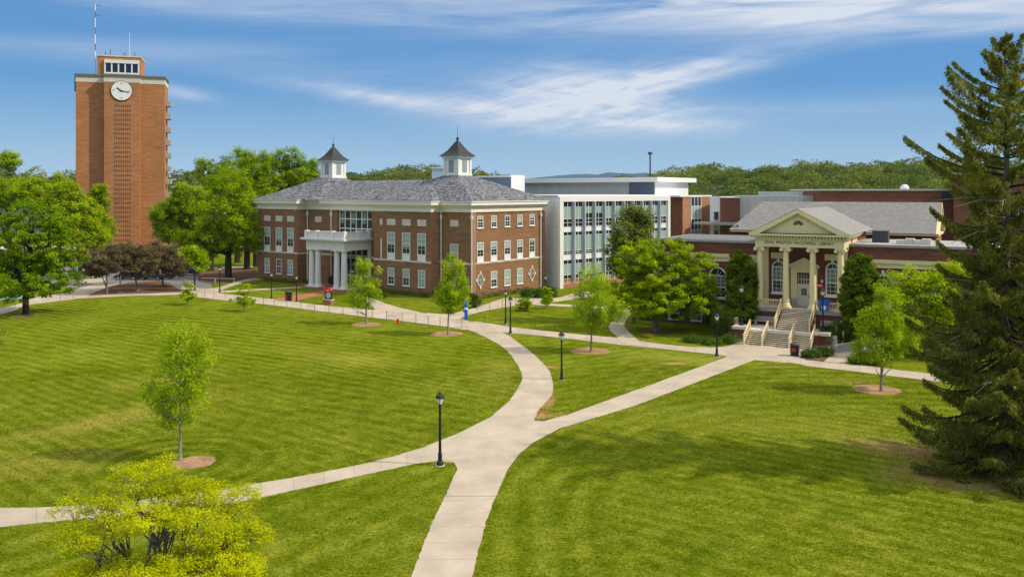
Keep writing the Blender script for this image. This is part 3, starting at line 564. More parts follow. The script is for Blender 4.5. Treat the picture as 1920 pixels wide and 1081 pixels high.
# ------------------------------------------------------------------ clock tower
def clock_tower():
    F=Frame(-102.25,200,17.5)
    root=empty('clock_tower',(F.o.x,F.o.y,0),F.a,'tall orange brick tower block with a round white clock, rising behind the trees','tower')
    W=F.P(309)[0]; H=F.P(142,138)[1]; b0,b1=F.P(195,ly=-1.8)[0],F.P(262,ly=-1.8)[0]
    mb=MB(); mb.prism([(0,0),(b0,0),(b0,-1.8),(b1,-1.8),(b1,-.25),(W,-.25),(W,9),(0,9)],0,H-1.9); mb.build('wall',M['tower_brick'],root)
    mb=MB(); mb.prism(offset([(0,0),(b0,0),(b0,-1.8),(b1,-1.8),(b1,-.25),(W,-.25),(W,9),(0,9)],.06),H-1.9,H-.55); mb.build('stone_band',M['stone'],root)
    mb=MB(); mb.prism(offset([(0,0),(b0,0),(b0,-1.8),(b1,-1.8),(b1,-.25),(W,-.25),(W,9),(0,9)],.28),H-.55,H); mb.build('coping',plain('tower_coping',(.16,.13,.10),.8,.1),root)
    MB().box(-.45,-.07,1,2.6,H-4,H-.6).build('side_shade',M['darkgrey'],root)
    # perforated screen
    x0,x1=F.P(213,ly=-1.8)[0],F.P(245.5,ly=-1.8)[0]; zt=F.P(228,196,-1.8)[1]; mb=MB()
    for r in range(32):
        for c in range(8):
            x=x0+(x1-x0)*(c+.5)/8; z=zt-.35-r*1.09; xo=0; mb.box(x-.105+xo,x+.105+xo,-1.812,-1.79,z-.30,z+.30)
    mb.build('perforated_screen',M['darkgrey'],root)
    # clock
    cx,cz=F.P(228,170.5,-1.8); R=2.25
    m=lambda x,y,z:(x,z,y)
    fc=MB(lambda x,y,z:(cx+x,-1.8-z,cz+y)).lathe([(R,0),(R,.22),(R-.12,.26),(R-.14,.22)],seg=40).build('clock_face',plain('clock_white',(.80,.79,.77),.5,.03),root)
    rim=MB(lambda x,y,z:(cx+x,-1.8-z,cz+y)); rim.lathe([(R+.14,0),(R+.14,.18),(R+.005,.2),(R+.005,0)],seg=40); rim.build('rim',M['darkgrey'],fc)
    def hand(ang,l,w_,nm,t):
        mb=MB(lambda x,y,z:(cx+x*math.cos(ang)+y*math.sin(ang),-1.8-z,cz-x*math.sin(ang)+y*math.cos(ang))); mb.box(-w_/2,w_/2,-.4,l,t,t+.03); mb.build(nm,M['black'],fc)
    hand(rad(304),1.25,.22,'hour_hand',.27); hand(rad(98),1.75,.15,'minute_hand',.305)
    MB(lambda x,y,z:(cx+x,-1.8-z,cz+y)).lathe([(.17,.25),(.17,.36)],seg=10).build('hub',M['black'],fc)
    for s,ang in (('12',0),('3',90),('6',180),('9',270)):
        text(s,.62,(cx+math.sin(rad(ang))*1.72,-2.035,cz+math.cos(rad(ang))*1.72),M['darkgrey'],fc,'numeral')
    # top room
    p0,p1=F.P(182,ly=1.0)[0],F.P(263.5,ly=1.0)[0]; w0=F.P(195.5,ly=.6)[0]; w1=F.P(261,ly=.6)[0]; zt=H+4.5
    rm=MB().box(p0,p1,1.0,10,H,zt).build('top_room',M['tower_brick'],root)
    MB().box(p0-.15,p1+.15,.85,10.15,zt,zt+.3).build('room_coping',M['stone'],rm)
    wb=MB(); wb.box(w0,w1,.5,1.0,H+.02,H+.7); wb.box(w0,w1,.4,1.0,H+2.9,H+3.7)
    for i in range(6): x=w0+(w1-w0-.3)*i/5; wb.box(x,x+.3,.5,.98,H+.7,H+2.9)
    wb.build('window_band',M['white'],rm)
    for i in range(5):
        x=w0+(w1-w0-.3)*i/5+.3; xe=x+(w1-w0-.3)/5-.3
        p=MB().box(x,xe,.72,.9,H+.7,H+2.9).build('pane',M['glass'],rm)
    # balconies up the right flank
    for k in range(13):
        z=F.P(312,190+k*24.6)[1]
        if z<3: break
        b=MB(); bm_=M['ledge']; b.box(W,W+1.15,3,6.5,z-.9,z-.75); b.box(W+1.03,W+1.15,3,6.5,z-.75,z+.3); b.box(W,W+1.03,3,3.1,z-.75,z+.3); b.box(W,W+1.03,6.4,6.5,z-.75,z+.3)
        b.build('balcony',bm_,root)
    # roof masts
    mx,my=F.P(178.5,ly=3)[0],3; zt2=F.P(178.5,8,3)[1]; mast=MB()
    mast.tube([(mx,my,H),(mx,my,zt2)],.11,5); mt=mast.build('mast',M['metal_white'],root)
    for a in (0.15,.45,.75): MB().tube([(mx,my,H+4+(zt2-H-4)*a),(mx,my,H+4+(zt2-H-4)*(a+.13))],.125,5).build('red_band',M['mast_red'],mt)
    for a in (.98,.80): z=H+4+(zt2-H-4)*a; MB().box(mx,mx+1.2,my-.04,my+.04,z-.06,z+.06).build('antenna_arm',M['darkgrey'],mt)
    x,_=F.P(243,ly=4); z2=F.P(243,62,4)[1]; MB().tube([(x,4,zt),(x,4,z2)],.05,4).build('whip_antenna',M['metal_white'],root)
    for px_,hh in ((198,.9),(207,1.6),(232,.9),(236,1.1),(253,1.0)):
        x,_=F.P(px_,ly=2); MB().tube([(x,2,zt+.25),(x,2,zt+.3+hh)],.07,4).build('rooftop_aerial',M['darkgrey'],root)

def text(s, size, loc, mat, parent, name, face='front', ext=.015, width=None):
    cu=D.curves.new(name,'FONT'); cu.body=s; cu.size=size; cu.extrude=ext; cu.align_x='CENTER'; cu.align_y='CENTER'
    t=D.objects.new(name,cu); COL.objects.link(t); dg=bpy.context.evaluated_depsgraph_get(); dg.update()
    me=D.meshes.new_from_object(t.evaluated_get(dg)); D.objects.remove(t); me.materials.clear(); me.materials.append(mat)
    o=D.objects.new(name,me); COL.objects.link(o); o.parent=parent; o.location=loc; o.rotation_euler=(rad(90),0,0)
    if width:
        xs=[v.co.x for v in me.vertices]; o.scale=(width/(max(xs)-min(xs)),1,1)
    return o
clock_tower()

# ------------------------------------------------------------------ columned hall
def hall():
    F=Frame(-6.16,128,-38)
    root=empty('columned_hall',(F.o.x,F.o.y,0),F.a,'red brick hall with grey hipped roof, two white cupolas and a white columned portico','building')
    xl=F.P(484,ly=-2)[0]; xa=F.P(557.5,ly=-2)[0]; xc=F.P(700.5,ly=-2)[0]; xd=F.P(808,ly=-2)[0]; DP=18.7
    g0,g1=F.P(637,ly=.6)[0],F.P(702,ly=.6)[0]; ZE,ZC,ZS=14.5,12.95,5.2
    foot=[(xl,-2),(xa,-2),(xa,0),(g0,0),(g0,.6),(g1,.6),(g1,0),(xc,0),(xc,-2),(xd,-2),(xd,0),(0,0),(0,DP),(xl,DP)]
    simple=[(xl,-2),(xa,-2),(xa,0),(xc,0),(xc,-2),(xd,-2),(xd,0),(0,0),(0,DP),(xl,DP)]
    MB().prism(foot,0,ZC,top=False).build('wall',M['hall_brick'],root)
    pil=MB()
    for bb in ((0,.12,.35,1.0,0,ZC-.01),(0,.12,DP-.55,DP+.1,0,ZC-.01),(xa,xa+.07,-1.95,-.05,5.4,ZC-.01),(xd,xd+.07,-1.95,-.05,0,ZC-.01)): MB().box(*bb).build('pilaster_and_lit_return',M['pilaster_lit_brick'],root)  # last two slabs paint the sunlit pavilion returns in brighter brick
    MB().prism(offset(simple,.18),ZC,ZC+.75,top=False).build('frieze',M['cornice'],root)
    c=MB(); c.prism(offset(simple,.42),ZC+.75,ZC+1.05,top=False); c.prism(offset(simple,.75),ZC+1.05,ZE); c.build('cornice',M['cornice'],root)
    gt=MB(); gt.prism(offset(simple,.86),ZE+.0,ZE+.14); gt.build('gutter',M['white'],root)
    MB().prism(offset(foot,.07),ZS-.14,ZS+.14).build('string_course',M['stone'],root)
    MB().prism(offset(foot,.10),0,.95).build('plinth',M['pilaster_lit_brick'] and M['hall_brick'],root)
    zr=ZE+.15
    hip(xl-.8,.8,-.8,DP+.8,zr,.34,mat=M['shingle'],root=root)
    hip(xl-.86,-34.1,-1.9,DP+.86,zr+.01,4.0,flat=1.75,mat=M['shingle'],root=root)
    hip(-22.9,.84,-.84,DP+.84,zr+.02,4.05,flat=1.75,mat=M['shingle'],root=root)
    hip(xl-.84,xa+.85,-2.84,DP-3,zr+.03,.36,mat=M['shingle'],root=root,axis='y')
    hip(xc-.85,xd+.85,-2.84,DP-3,zr+.04,.37,mat=M['shingle'],root=root,axis='y')
    fr=lambda y0: (lambda s,t,z:(s,y0-t,z))
    sd=lambda s,t,z:(t,s,z)
    # front windows of the two pavilions
    random.seed(3)
    for cols,(zu0,zu1,pz) in (((501.5,523.5,545),None and 0 or (0,0,0)),((733.7,762,791),(0,0,0))):
        for x in cols:
            s,_=F.P(x,ly=-2)
            bwin(root,fr(-2),s,5.36,9.65,1.75,blind=random.choice((.5,.62,.7)),panel=.95,cols=2,rows=2)
            bwin(root,fr(-2),s,1.35,4.0,1.45,blind=random.choice((.0,.5,.95)) if cols[0]<600 else random.choice((.55,.98)),cols=2,rows=2)
            MB(fr(-2)).box(s-.95,s+.95,0,.06,10.75,11.75).build('stone_plaque',M['stone'],root)
    for x,y0,zw in ((597,0,0),(852,0,1)):
        s,_=F.P(x,ly=0); MB(fr(0)).box(s-.85,s+.85,0,.06,10.75,11.75).build('stone_plaque',M['stone'],root)
        if zw: bwin(root,fr(0),s,5.6,8.1,1.6,blind=.7,rows=2); bwin(root,fr(0),s,1.35,4.0,1.45,blind=.7)
    s,_=F.P(715,ly=-2); MB(fr(-2)).box(s-.28,s+.28,0,.06,10.75,11.75).build('stone_plaque',M['stone'],root)
    MB(fr(-2)).box(s-.10,s+.14,0,.1,5.35,8.6).build('wall_fin',M['white'],root)
    # side facade
    cs=[F.S(x,lx=0)[0] for x in (900,925.5,950.7,974.3,997)]
    for i,s in enumerate(cs):
        bwin(root,sd,s,10.55,12.35,1.35,blind=(.25,.6,.1,.7,.3)[i],bm='blind')
        bwin(root,sd,s,5.36,8.35,1.55,blind=(.5,.4,.45,.5,.15)[i],panel=.8)
        if i in (1,2,3): bwin(root,sd,s,1.3,3.75,1.5,blind=(0,.5,.95,.97,0)[i])
        else:
            zc_=2.65; o=MB(sd)
            n=24; ring=[]; 
            for k in range(n): a0=2*math.pi*k/n; a1=2*math.pi*(k+1)/n; rx,rz=.72,.98; o.face([(s+rx*math.cos(a0),.1,zc_+rz*math.sin(a0)),(s+rx*math.cos(a1),.1,zc_+rz*math.sin(a1)),(s+(rx-.16)*math.cos(a1),.1,zc_+(rz-.16)*math.sin(a1)),(s+(rx-.16)*math.cos(a0),.1,zc_+(rz-.16)*math.sin(a0))])
            for k in range(n): a0=2*math.pi*k/n; a1=2*math.pi*(k+1)/n; o.face([(s+rx*math.cos(a0),.1,zc_+rz*math.sin(a0)),(s+rx*math.cos(a1),.1,zc_+rz*math.sin(a1)),(s+rx*math.cos(a1),0,zc_+rz*math.sin(a1)),(s+rx*math.cos(a0),0,zc_+rz*math.sin(a0))])
            for dx_,dz_ in ((0,1),(0,-1),(1,0),(-1,0)): cx_=s+dx_*.86; cz_=zc_+dz_*1.14; o.box(cx_-.17,cx_+.17,0,.14,cz_-.2,cz_+.2)
            o.box(s-.02,s+.02,.03,.06,zc_-.8,zc_+.8); o.box(s-.56,s+.56,.03,.058,zc_-.02,zc_+.02)
            wo_=o.build('oval_window',M['stone'],root)
            MB(lambda x,y,z:(z,s+x,zc_+y)).lathe([(.01,.03),(.64,.03),(.64,.0)],seg=20).build('pane',M['blind2'],wo_)
    # centre glazing
    cw=MB(fr(.6)); GZ0=F.P(668,612/3.18+240,.6)[1]; GZ1=ZC-.05; x0,x1=g0+.05,g1-.05
    for (za,zb) in ((GZ0-.6,GZ1),(.2,7.6)):
        for i in range(7): x=x0+(x1-x0-.16)*i/6; cw.box(x,x+.16,0,.14,za,zb)
        for z in (za,za+(zb-za)*.22,za+(zb-za)*.62,zb-.14): cw.box(x0,x1,0,.12,z,z+.14)
    c_=cw.build('curtain_frame',M['white'],root)
    for (za,zb) in ((GZ0-.6,GZ1),(.2,7.6)):
        MB(fr(.6)).box(x0,x1,0,.05,za,zb).build('pane',M['glass'],c_)
    for i in range(0,6,2): x=x0+(x1-x0-.16)*i/6; MB(fr(.6)).box(x+.2,x+1.1,0,.06,GZ0+1.2,GZ1-.4).build('blind',M['blind2'],c_)
    # downspouts
    def spout(pts):
        d=MB(); d.tube(pts,.10,8); x,y,z=pts[0]; d.lathe([(.12,-1.3),(.2,-1.1),(.24,-.8),(.24,-.6)],(x,y,z),8); d.build('downspout',M['white'],root,smooth=True)
    for x,ly in ((576.3,-.2),(621,-.2),(827,-.2)): s,_=F.P(x,ly=ly); spout([(s,ly,ZC+.1),(s,ly,.3)])
    for x in (884.5,1014): s,_=F.S(x,lx=.25); spout([(.25,s,ZC+.1),(.25,s,.3)])
    # portico
    p0,_=F.P(578,ly=-5.5); p1=F.P(646,ly=-5.5)[0]; PY=-5.5; ZB,ZT=.35,F.P(612,468,PY)[1]
    bs=MB().prism([(p0-1.0,PY-1.0),(p1+1.0,PY-1.0),(p1+1.0,-.05),(p0-1.0,-.05)],.0,ZB).build('portico_base',M['paver'],root)
    en=MB(); en.prism([(p0,PY-.45),(p1+.45,PY-.45),(p1+.45,-.02),(p0,-.02)],ZT,ZT+1.45); en.build('entablature',M['column_white'],root)
    co=MB(); co.prism([(p0-.4,PY-.85),(p1+.85,PY-.85),(p1+.85,-.02),(p0-.4,-.02)],ZT+1.45,ZT+1.62,top=False); co.prism([(p0-.75,PY-1.15),(p1+1.15,PY-1.15),(p1+1.15,-.02),(p0-.75,-.02)],ZT+1.62,ZT+1.9); co.build('portico_cornice',M['column_white'],root)
    zb=ZT+1.9; ba=MB()
    ba.box(p0-.1,p1+.35,PY-.35,PY-.15,zb+.12,zb+.95); ba.box(p1+.15,p1+.35,PY-.15,-.05,zb+.12,zb+.95); ba.box(p0-.1,p0+.1,PY-.15,-.05,zb+.12,zb+.95)
    ba.box(p0-.2,p1+.45,PY-.45,PY-.05,zb+.95,zb+1.1); ba.box(p1+.05,p1+.45,PY-.05,-.05,zb+.95,zb+1.1); ba.box(p0-.2,p1+.45,PY-.42,PY-.08,zb,zb+.12); ba.box(p1+.08,p1+.42,PY-.08,-.05,zb,zb+.12)
    for x,y in ((p0,PY-.25),(p1+.25,PY-.25),(p1+.25,-.5),((p0+p1)/2-2,PY-.25),((p0+p1)/2+2,PY-.25),(p1+.25,PY/2)): ba.box(x-.32,x+.32,y-.32,y+.32,zb,zb+1.22)
    ba.build('balustrade',M['column_white'],root)
    xs=[F.P(x,ly=PY)[0] for x in (585,596.8,632,645.5)]
    for x in xs:
        cm=MB(); h=ZT-ZB; cm.lathe([(.70,0),(.70,.18),(.62,.22),(.64,.36),(.54,.46),(.53,h*.35),(.45,h-.5),(.44,h-.42),(.50,h-.40),(.50,h-.34),(.45,h-.32),(.46,h-.22),(.58,h-.12),(.6,h-.1)],(x,PY,ZB),20)
        cm.box(x-.62,x+.62,PY-.62,PY+.62,ZT-.10,ZT-.002); cm.box(x-.78,x+.78,PY-.78,PY+.78,ZB-.001,ZB+.14); cm.build('column',M['column_white'],root,smooth=True)
    for y in (-.35,): 
        MB().box(p1-.1,p1+.4,y,y+.3,ZB,ZT-.005).build('wall_pilaster',M['column_white'],root)
    # cupolas
    for cx_ in (-42.4,-11.0):
        cyl=9.35; z0=ZE+4.1; cu=MB(); cu.prism([(cx_-1.75,cyl-1.75),(cx_+1.75,cyl-1.75),(cx_+1.75,cyl+1.75),(cx_-1.75,cyl+1.75)],z0-.3,z0+.35)
        cu.box(cx_-1.55,cx_+1.55,cyl-1.55,cyl+1.55,z0+.35,z0+3.05)
        for sx_ in (-1,1):
            for sy_ in (-1,1): cu.box(cx_+sx_*1.45-.22,cx_+sx_*1.45+.22,cyl+sy_*1.45-.22,cyl+sy_*1.45+.22,z0+.36,z0+2.95)
        cu.box(cx_-1.95,cx_+1.95,cyl-1.95,cyl+1.95,z0+3.06,z0+3.4); cq=cu.build('cupola',M['white'],root)
        for fx,fy in ((0,-1),(1,0),(-1,0),(0,1)):
            if fx==0: MB().box(cx_-.5,cx_+.5,cyl+fy*1.6-.03,cyl+fy*1.6+.03,z0+.7,z0+2.7).build('louver',M['louver'],cq)
            else: MB().box(cx_+fx*1.6-.03,cx_+fx*1.6+.03,cyl-.5,cyl+.5,z0+.7,z0+2.7).build('louver',M['louver'],cq)
        r=MB(); prof=[(2.25,0),(1.75,.35),(1.25,.85),(.85,1.45),(.45,2.1),(.15,2.55)]; k=len(prof)
        for i,(q,zz_) in enumerate(prof): r.v+= [(cx_-q,cyl-q,z0+3.4+zz_),(cx_+q,cyl-q,z0+3.4+zz_),(cx_+q,cyl+q,z0+3.4+zz_),(cx_-q,cyl+q,z0+3.4+zz_)]
        for i in range(k-1):
            for j in range(4): j2=(j+1)%4; r.f.append((4*i+j,4*i+j2,4*i+4+j2,4*i+4+j))
        r.f.append((0,3,2,1)); r.f.append(tuple(4*(k-1)+j for j in range(4))); r.build('cupola_roof',M['copper'],cq)
        f=MB(); f.lathe([(.12,-.1),(.1,.1),(.26,.25),(.26,.4),(.06,.6),(.03,.7),(.025,2.4)],(cx_,cyl,z0+5.95),8); f.build('finial',M['copper'],cq)
    for x,z in ((712,4.1),(604,3.2)):
        s,_=F.P(x,ly=-2 if x>700 else 0); MB(fr(-2 if x>700 else 0)).box(s-.15,s+.15,0,.3,z-.15,z+.15).build('wall_lamp',M['lampglass'],root)
    return F
HF=hall()

# ------------------------------------------------------------------ glass and white-metal building with its brick wing
def glass_building():
    G0=Vector((7.75,141.5)); G1=Vector((29.7,161.5)); ang=math.degrees(math.atan2(G1.y-G0.y,G1.x-G0.x)); F=Frame(G0.x,G0.y,ang); Lg=(G1-G0).length
    root=empty('glass_fronted_building',(G0.x,G0.y,0),F.a,'white metal clad building with a tall grid of windows and fins, beside the hall','building')
    ZT=15.5; zb=F.P(1060,531,0)[1]
    q=F.loc((5.75,147.0)); b2=F.loc((-6,166)); 
    MB().prism([(0,.12),(Lg,.12),(Lg,14),(b2[0]+6,b2[1]+8),b2,q],0,ZT-.25).build('wall',M['metal_white'],root)
    # panel joints on the white return
    e=Vector((q[0],q[1]-.12)); jn=MB(); n=Vector((e.y,-e.x)).normalized()
    e_=MB(); e_.prism(offset([(0,.12),(Lg,.12),(Lg,14),(b2[0]+6,b2[1]+8),b2,q],.12),ZT-.25,ZT).build('roof_edge',M['white'],root)
    d=Vector((q[0],q[1]-.12)).normalized(); nn=Vector((-d.y,d.x)); 
    if nn.x>0: nn=-nn
    for z in (2.2,4.2,6.2,8.2,10.2,12.2,14.2):
        a=Vector((0,.12))+nn*.008; b=Vector((q[0],q[1]))+nn*.008; jn.prism([tuple(a),tuple(b),tuple(b+nn*.01),tuple(a+nn*.01)],z,z+.05)
    jn.build('panel_joint',M['metal_grey'],root)
    fr=MB(); fr.box(-.05,.75,-.35,.11,0,ZT-.26); fr.box(Lg-.7,Lg,-.35,.11,0,ZT-.26); fr.box(.75,Lg-.7,-.35,.11,ZT-1.1,ZT-.26); fr.build('white_frame',M['white'],root)
    MB().box(.75,Lg-.7,-.1,.11,0,1.3).build('brick_base',M['tan_brick'],root)
    nb=11; x0,x1=.75,Lg-.7; bw=(x1-x0)/nb
    def zz_(zy): return F.P(1066,280+zy/3.378,0)[1]
    rows=[(zz_(365),zz_(318),zz_(490),zz_(440)),(zz_(545),zz_(520),zz_(665),zz_(640)),(zz_(725),zz_(697),zz_(848),zz_(792))]
    for i in range(nb):
        xa=x0+i*bw+.28; xb=x0+(i+1)*bw-.28
        for r,(z_up0,z_up1,z_lo0,z_lo1) in enumerate(rows):
            f=MB(); f.box(xa,xb,-.06,.1,z_lo0-.0,z_up1)
            for x in (xa-.05,(xa+xb)/2-.03,xb-.02): f.box(x,x+.07,-.12,-.06,z_lo0,z_up1)
            for z in (z_up1-.07,z_up0-.03,z_lo1-.03,(z_lo0+z_lo1)/2,z_lo0): f.box(xa,xb,-.115,-.06,z,z+.06)
            o=f.build('window',M['metal_white'],root)
            MB().box(xa+.02,xb-.02,-.075,-.06,z_up0,z_up1-.07).build('pane',M['glass'],o)
            MB().box(xa+.02,xb-.02,-.075,-.06,z_lo0+.05,z_lo1-.02).build('pane',M['glass'],o)
            lo=z_lo1 if random.random()<.8 else z_lo1+(z_up0-z_lo1)*.45
            MB().box(xa+.02,xb-.02,-.078,-.06,lo,z_up0-.02).build('blind',M['blind'],o)
            if lo>z_lo1: MB().box(xa+.02,xb-.02,-.074,-.06,z_lo1,lo-.01).build('pane',M['glass'],o)
    for i in range(1,nb): x=x0+i*bw; MB().box(x-.10,x+.10,-.62,.11,1.3,ZT-1.12).build('fin',M['fin'],root)
    sl_=MB()
    for r in (0,1): sl_.box(x0+.3,x1-.3,-.055,.108,rows[r+1][1]+.02,rows[r][2]-.02)
    sl_.build('spandrel',M['metal_white'],root)
    # roof-top plant screen
    c=GD(1228,343,172); Fp=Frame(c.x,c.y,-38); xl=Fp.P(984)[0]; yr=Fp.S(1290)[0]; zt=Fp.P(1228,341)[1]
    pr=empty('rooftop_hall',(c.x,c.y,0),Fp.a,'grey ribbed metal upper storey with a wide white flat roof, behind the glass front','building')
    MB().box(xl,0,0,14,0,zt).build('wall',M['metal_grey'],pr)
    MB().box(-.1,.05,.1,yr,0,zt-.02).build('white_wall',M['metal_white'],pr)
    MB().box(-6,-.2,-.05,.0,zt-3.5,zt-.01).build('dark_panel',plain('blue_grey_panel',(.09,.12,.16),.3,.1),pr)
    MB().box(xl-.6,1.2,-1.2,yr+1.6,zt,zt+.95).build('roof',M['white'],pr)
    p=GD(1219,333,195); MB(lambda x,y,z:(p.x+x,p.y+y,z)).lathe([(.25,0),(.16,24.5),(.5,24.6),(.5,25.1)],seg=6).build('light_mast',M['darkgrey'])
    tag(D.objects['light_mast'],'slim tall grey mast rising behind the white flat roof','mast')
    # bluish upper block left of it
    c=GD(958,330,178); Fp=Frame(c.x,c.y,-38); 
    ub=empty('upper_block',(c.x,c.y,0),Fp.a,'blue-grey glazed block with a white end, just above the hall roof right of the cupola','building')
    xl=Fp.P(893)[0]; yr=Fp.S(983)[0]; zt=Fp.P(958,329)[1]
    MB().box(xl,0,0,max(4,yr),0,zt).build('wall',plain('blue_metal',(.16,.22,.28),.3,.1,.5),ub)
    MB().box(.0,.1,0,max(4,yr),0,zt+.1).build('end_wall',M['metal_white'],ub); MB().box(xl-.2,0,-.15,0,zt-.35,zt+.05).build('roof_edge',M['metal_white'],ub)
glass_building()

def brick_wings():
    c=GD(1280,367,166); F=Frame(c.x,c.y,47)        # bright street-side face runs right and back
    root=empty('brick_stair_block',(c.x,c.y,0),F.a,'orange brick block with a tall green-glazed window strip, right of the glass front','building')
    ZT=F.P(1280,369)[1]; xr=F.P(1333)[0]
    MB().box(0,xr,0,12,0,ZT).build('wall',M['tan_brick'],root)
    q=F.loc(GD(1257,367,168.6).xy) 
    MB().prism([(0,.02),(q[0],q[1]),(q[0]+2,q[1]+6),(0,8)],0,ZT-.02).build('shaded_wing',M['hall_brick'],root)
    MB().box(-1.2,xr+.1,-.12,12.1,ZT,ZT+.3).build('coping',M['white'],root)
    xa,xb=F.P(1294.6)[0],F.P(1314)[0]
    def Z(y): return F.P(1304,y)[1]
    for (ya,yb,pale) in ((368,386,0),(386,409,1),(409,430,0),(430,452,1)):
        f=MB(); f.box(xa,xb,-.06,-.001,Z(yb),Z(ya))
        for i in range(4): x=xa+(xb-xa-.12)*i/3; f.box(x,x+.12,-.14,-.06,Z(yb),Z(ya))
        f.box(xa,xb,-.13,-.06,Z(ya)-.12,Z(ya)-.005); o=f.build('window',M['metal_white'],root)
        MB().box(xa+.1,xb-.1,-.08,-.06,Z(yb)+.02,Z(ya)-.13).build('blind' if pale else 'pane',M['blind'] if pale else M['glass'],o)
    # window bay and canopy next to it
    c=GD(1334,371,168); F2=Frame(c.x,c.y,-30); root=empty('long_brick_block',(c.x,c.y,0),F2.a,'long dark red brick block with a canopy, behind the left end of the library roof','building')
    ZT=F2.P(1350,371.5)[1]; xr=F2.P(1560)[0]; xw=F2.P(1350)[0]
    MB().box(xw,xr,0,14,0,ZT).build('wall',M['back_brick'],root); MB().box(-.4,xw,.3,14,0,ZT+.3).build('grey_bay',M['metal_white'],root)
    MB().box(xw-.1,xr,-.15,14,ZT,ZT+.25).build('coping',M['stone'],root)
    o=MB().box(.4,xw-.3,.2,.31,ZT-8.2,ZT-2.6).build('window',M['metal_grey'],root)
    MB().box(.5,xw-.4,.17,.2,ZT-4.2,ZT-2.7).build('pane',M['glass'],o); MB().box(.5,xw-.4,.17,.2,ZT-8.1,ZT-6.4).build('pane',M['glass'],o)
    za=F2.P(1345,416)[1]; MB().box(-2.6,xr*.6,-3.5,.0,za-.45,za).build('canopy',M['grey_stone'],root)
    MB().box(xw+7,xr,1.5,13,ZT+.25,ZT+1.3).build('roof_plant',M['metal_grey'],root)
    # big band behind the library roof
    c=GD(1537,357,150); F3=Frame(c.x,c.y,-4); root=empty('broad_brick_block',(c.x,c.y,0),F3.a,'broad dark red brick block with a thin white coping, directly behind the library roof','building')
    ZT=F3.P(1600,357.5)[1]; xr=F3.P(1790)[0]
    MB().box(0,xr,0,20,0,ZT).build('wall',M['back_brick'],root); MB().box(-.1,xr+.1,-.15,20,ZT,ZT+.3).build('coping',M['stone'],root)
    x=F3.P(1717)[0]; MB(lambda a,b,c_:(x+a,5+b,ZT+.3+c_)).lathe([(.75,0),(.75,.35),(.5,.7),(.1,.85)],seg=12).build('roof_vent',M['white'],root)
    x=F3.P(1765)[0]; MB().box(x,x+3,-.5,-.16,ZT-1.4,ZT-.2).build('louver_panel',M['darkgrey'],root)
    # lighter roof left of it
    MB().box(-11,0,4,20,0,ZT-.9).build('side_roof',M['metal_grey'],root)
    c=GD(1788,326,140); F4=Frame(c.x,c.y,-30); root=empty('tall_brick_block',(c.x,c.y,0),F4.a,'tallest dark red brick block at the right, half hidden by the big spruce','building')
    ZT=F4.P(1820,327)[1]; MB().box(0,24,0,14,0,ZT).build('wall',M['back_brick'],root); MB().box(-.15,24.2,-.2,14,ZT,ZT+.35).build('coping',M['stone'],root)
    for k in range(3): 
        bwin(root,(lambda s,t,z:(s,-t,z)),4+k*6,ZT-6.5,ZT-4.2,1.8,blind=.5)
brick_wings()

# ------------------------------------------------------------------ library
def arch_pts(s,w,z0,zs,n=10):
    p=[(s-w,z0),(s+w,z0)]
    for i in range(n+1): a=math.pi*i/n; p.append((s+w*math.cos(a),zs+w*math.sin(a)))
    return p
def arch_window(root,mp,s,w,z0,zs,name='arched_window',blind=True):
    f=MB(mp); fr=.14; n=12
    f.box(s-w,s-w+fr,0,.14,z0,zs); f.box(s+w-fr,s+w,0,.14,z0,zs); f.box(s-w+fr,s+w-fr,0,.138,z0,z0+fr); f.box(s-w+fr,s+w-fr,0,.12,zs-.05,zs+.06); zm=z0+(zs-z0)*.48; f.box(s-w+fr,s+w-fr,0,.11,zm-.05,zm+.05)
    for i in range(n):
        a0=math.pi*i/n;a1=math.pi*(i+1)/n; P=lambda r,a,t:(s+r*math.cos(a),t,zs+r*math.sin(a))
        f.face([P(w,a0,.14),P(w,a1,.14),P(w-fr,a1,.14),P(w-fr,a0,.14)]); f.face([P(w,a0,0),P(w,a1,0),P(w,a1,.14),P(w,a0,.14)]); f.face([P(w-fr,a0,0),P(w-fr,a1,0),P(w-fr,a1,.14),P(w-fr,a0,.14)])
    for x in (s-w*.36,s+w*.36): f.box(x-.02,x+.02,0,.08,z0+fr,zs-.05)
    for k in range(1,6): z=z0+(zs-z0)*k/6; f.box(s-w+fr,s+w-fr,0,.075,z-.018,z+.018)
    for a in (math.pi*.25,math.pi*.5,math.pi*.75): 
        r=w-fr; f.face([(s+.1*math.cos(a)-.02*math.sin(a),.07,zs+.1*math.sin(a)),(s+r*math.cos(a)-.02*math.sin(a),.07,zs+r*math.sin(a)),(s+r*math.cos(a)+.02*math.sin(a),.07,zs+r*math.sin(a)-.02),(s+.1*math.cos(a)+.02*math.sin(a),.07,zs+.1*math.sin(a)-.02)])
    f.box(s-.12,s+.12,0,.2,zs+w,zs+w+.45); f.box(s-w-.12,s+w+.12,0,.2,z0-.2,z0-.001)
    o=f.build(name,M['white'],root); g=MB(lambda x,y,z:mp(x,y,z)); g.extr(arch_pts(s,w-fr*.9,z0,zs),.0,.03); g.build('pane',M['glass'],o)
    if blind: MB(mp).box(s-w+fr+.02,s+w-fr-.02,0,.036,zm+.1,zs-.1).build('blind',M['blind2'],o)
    return o
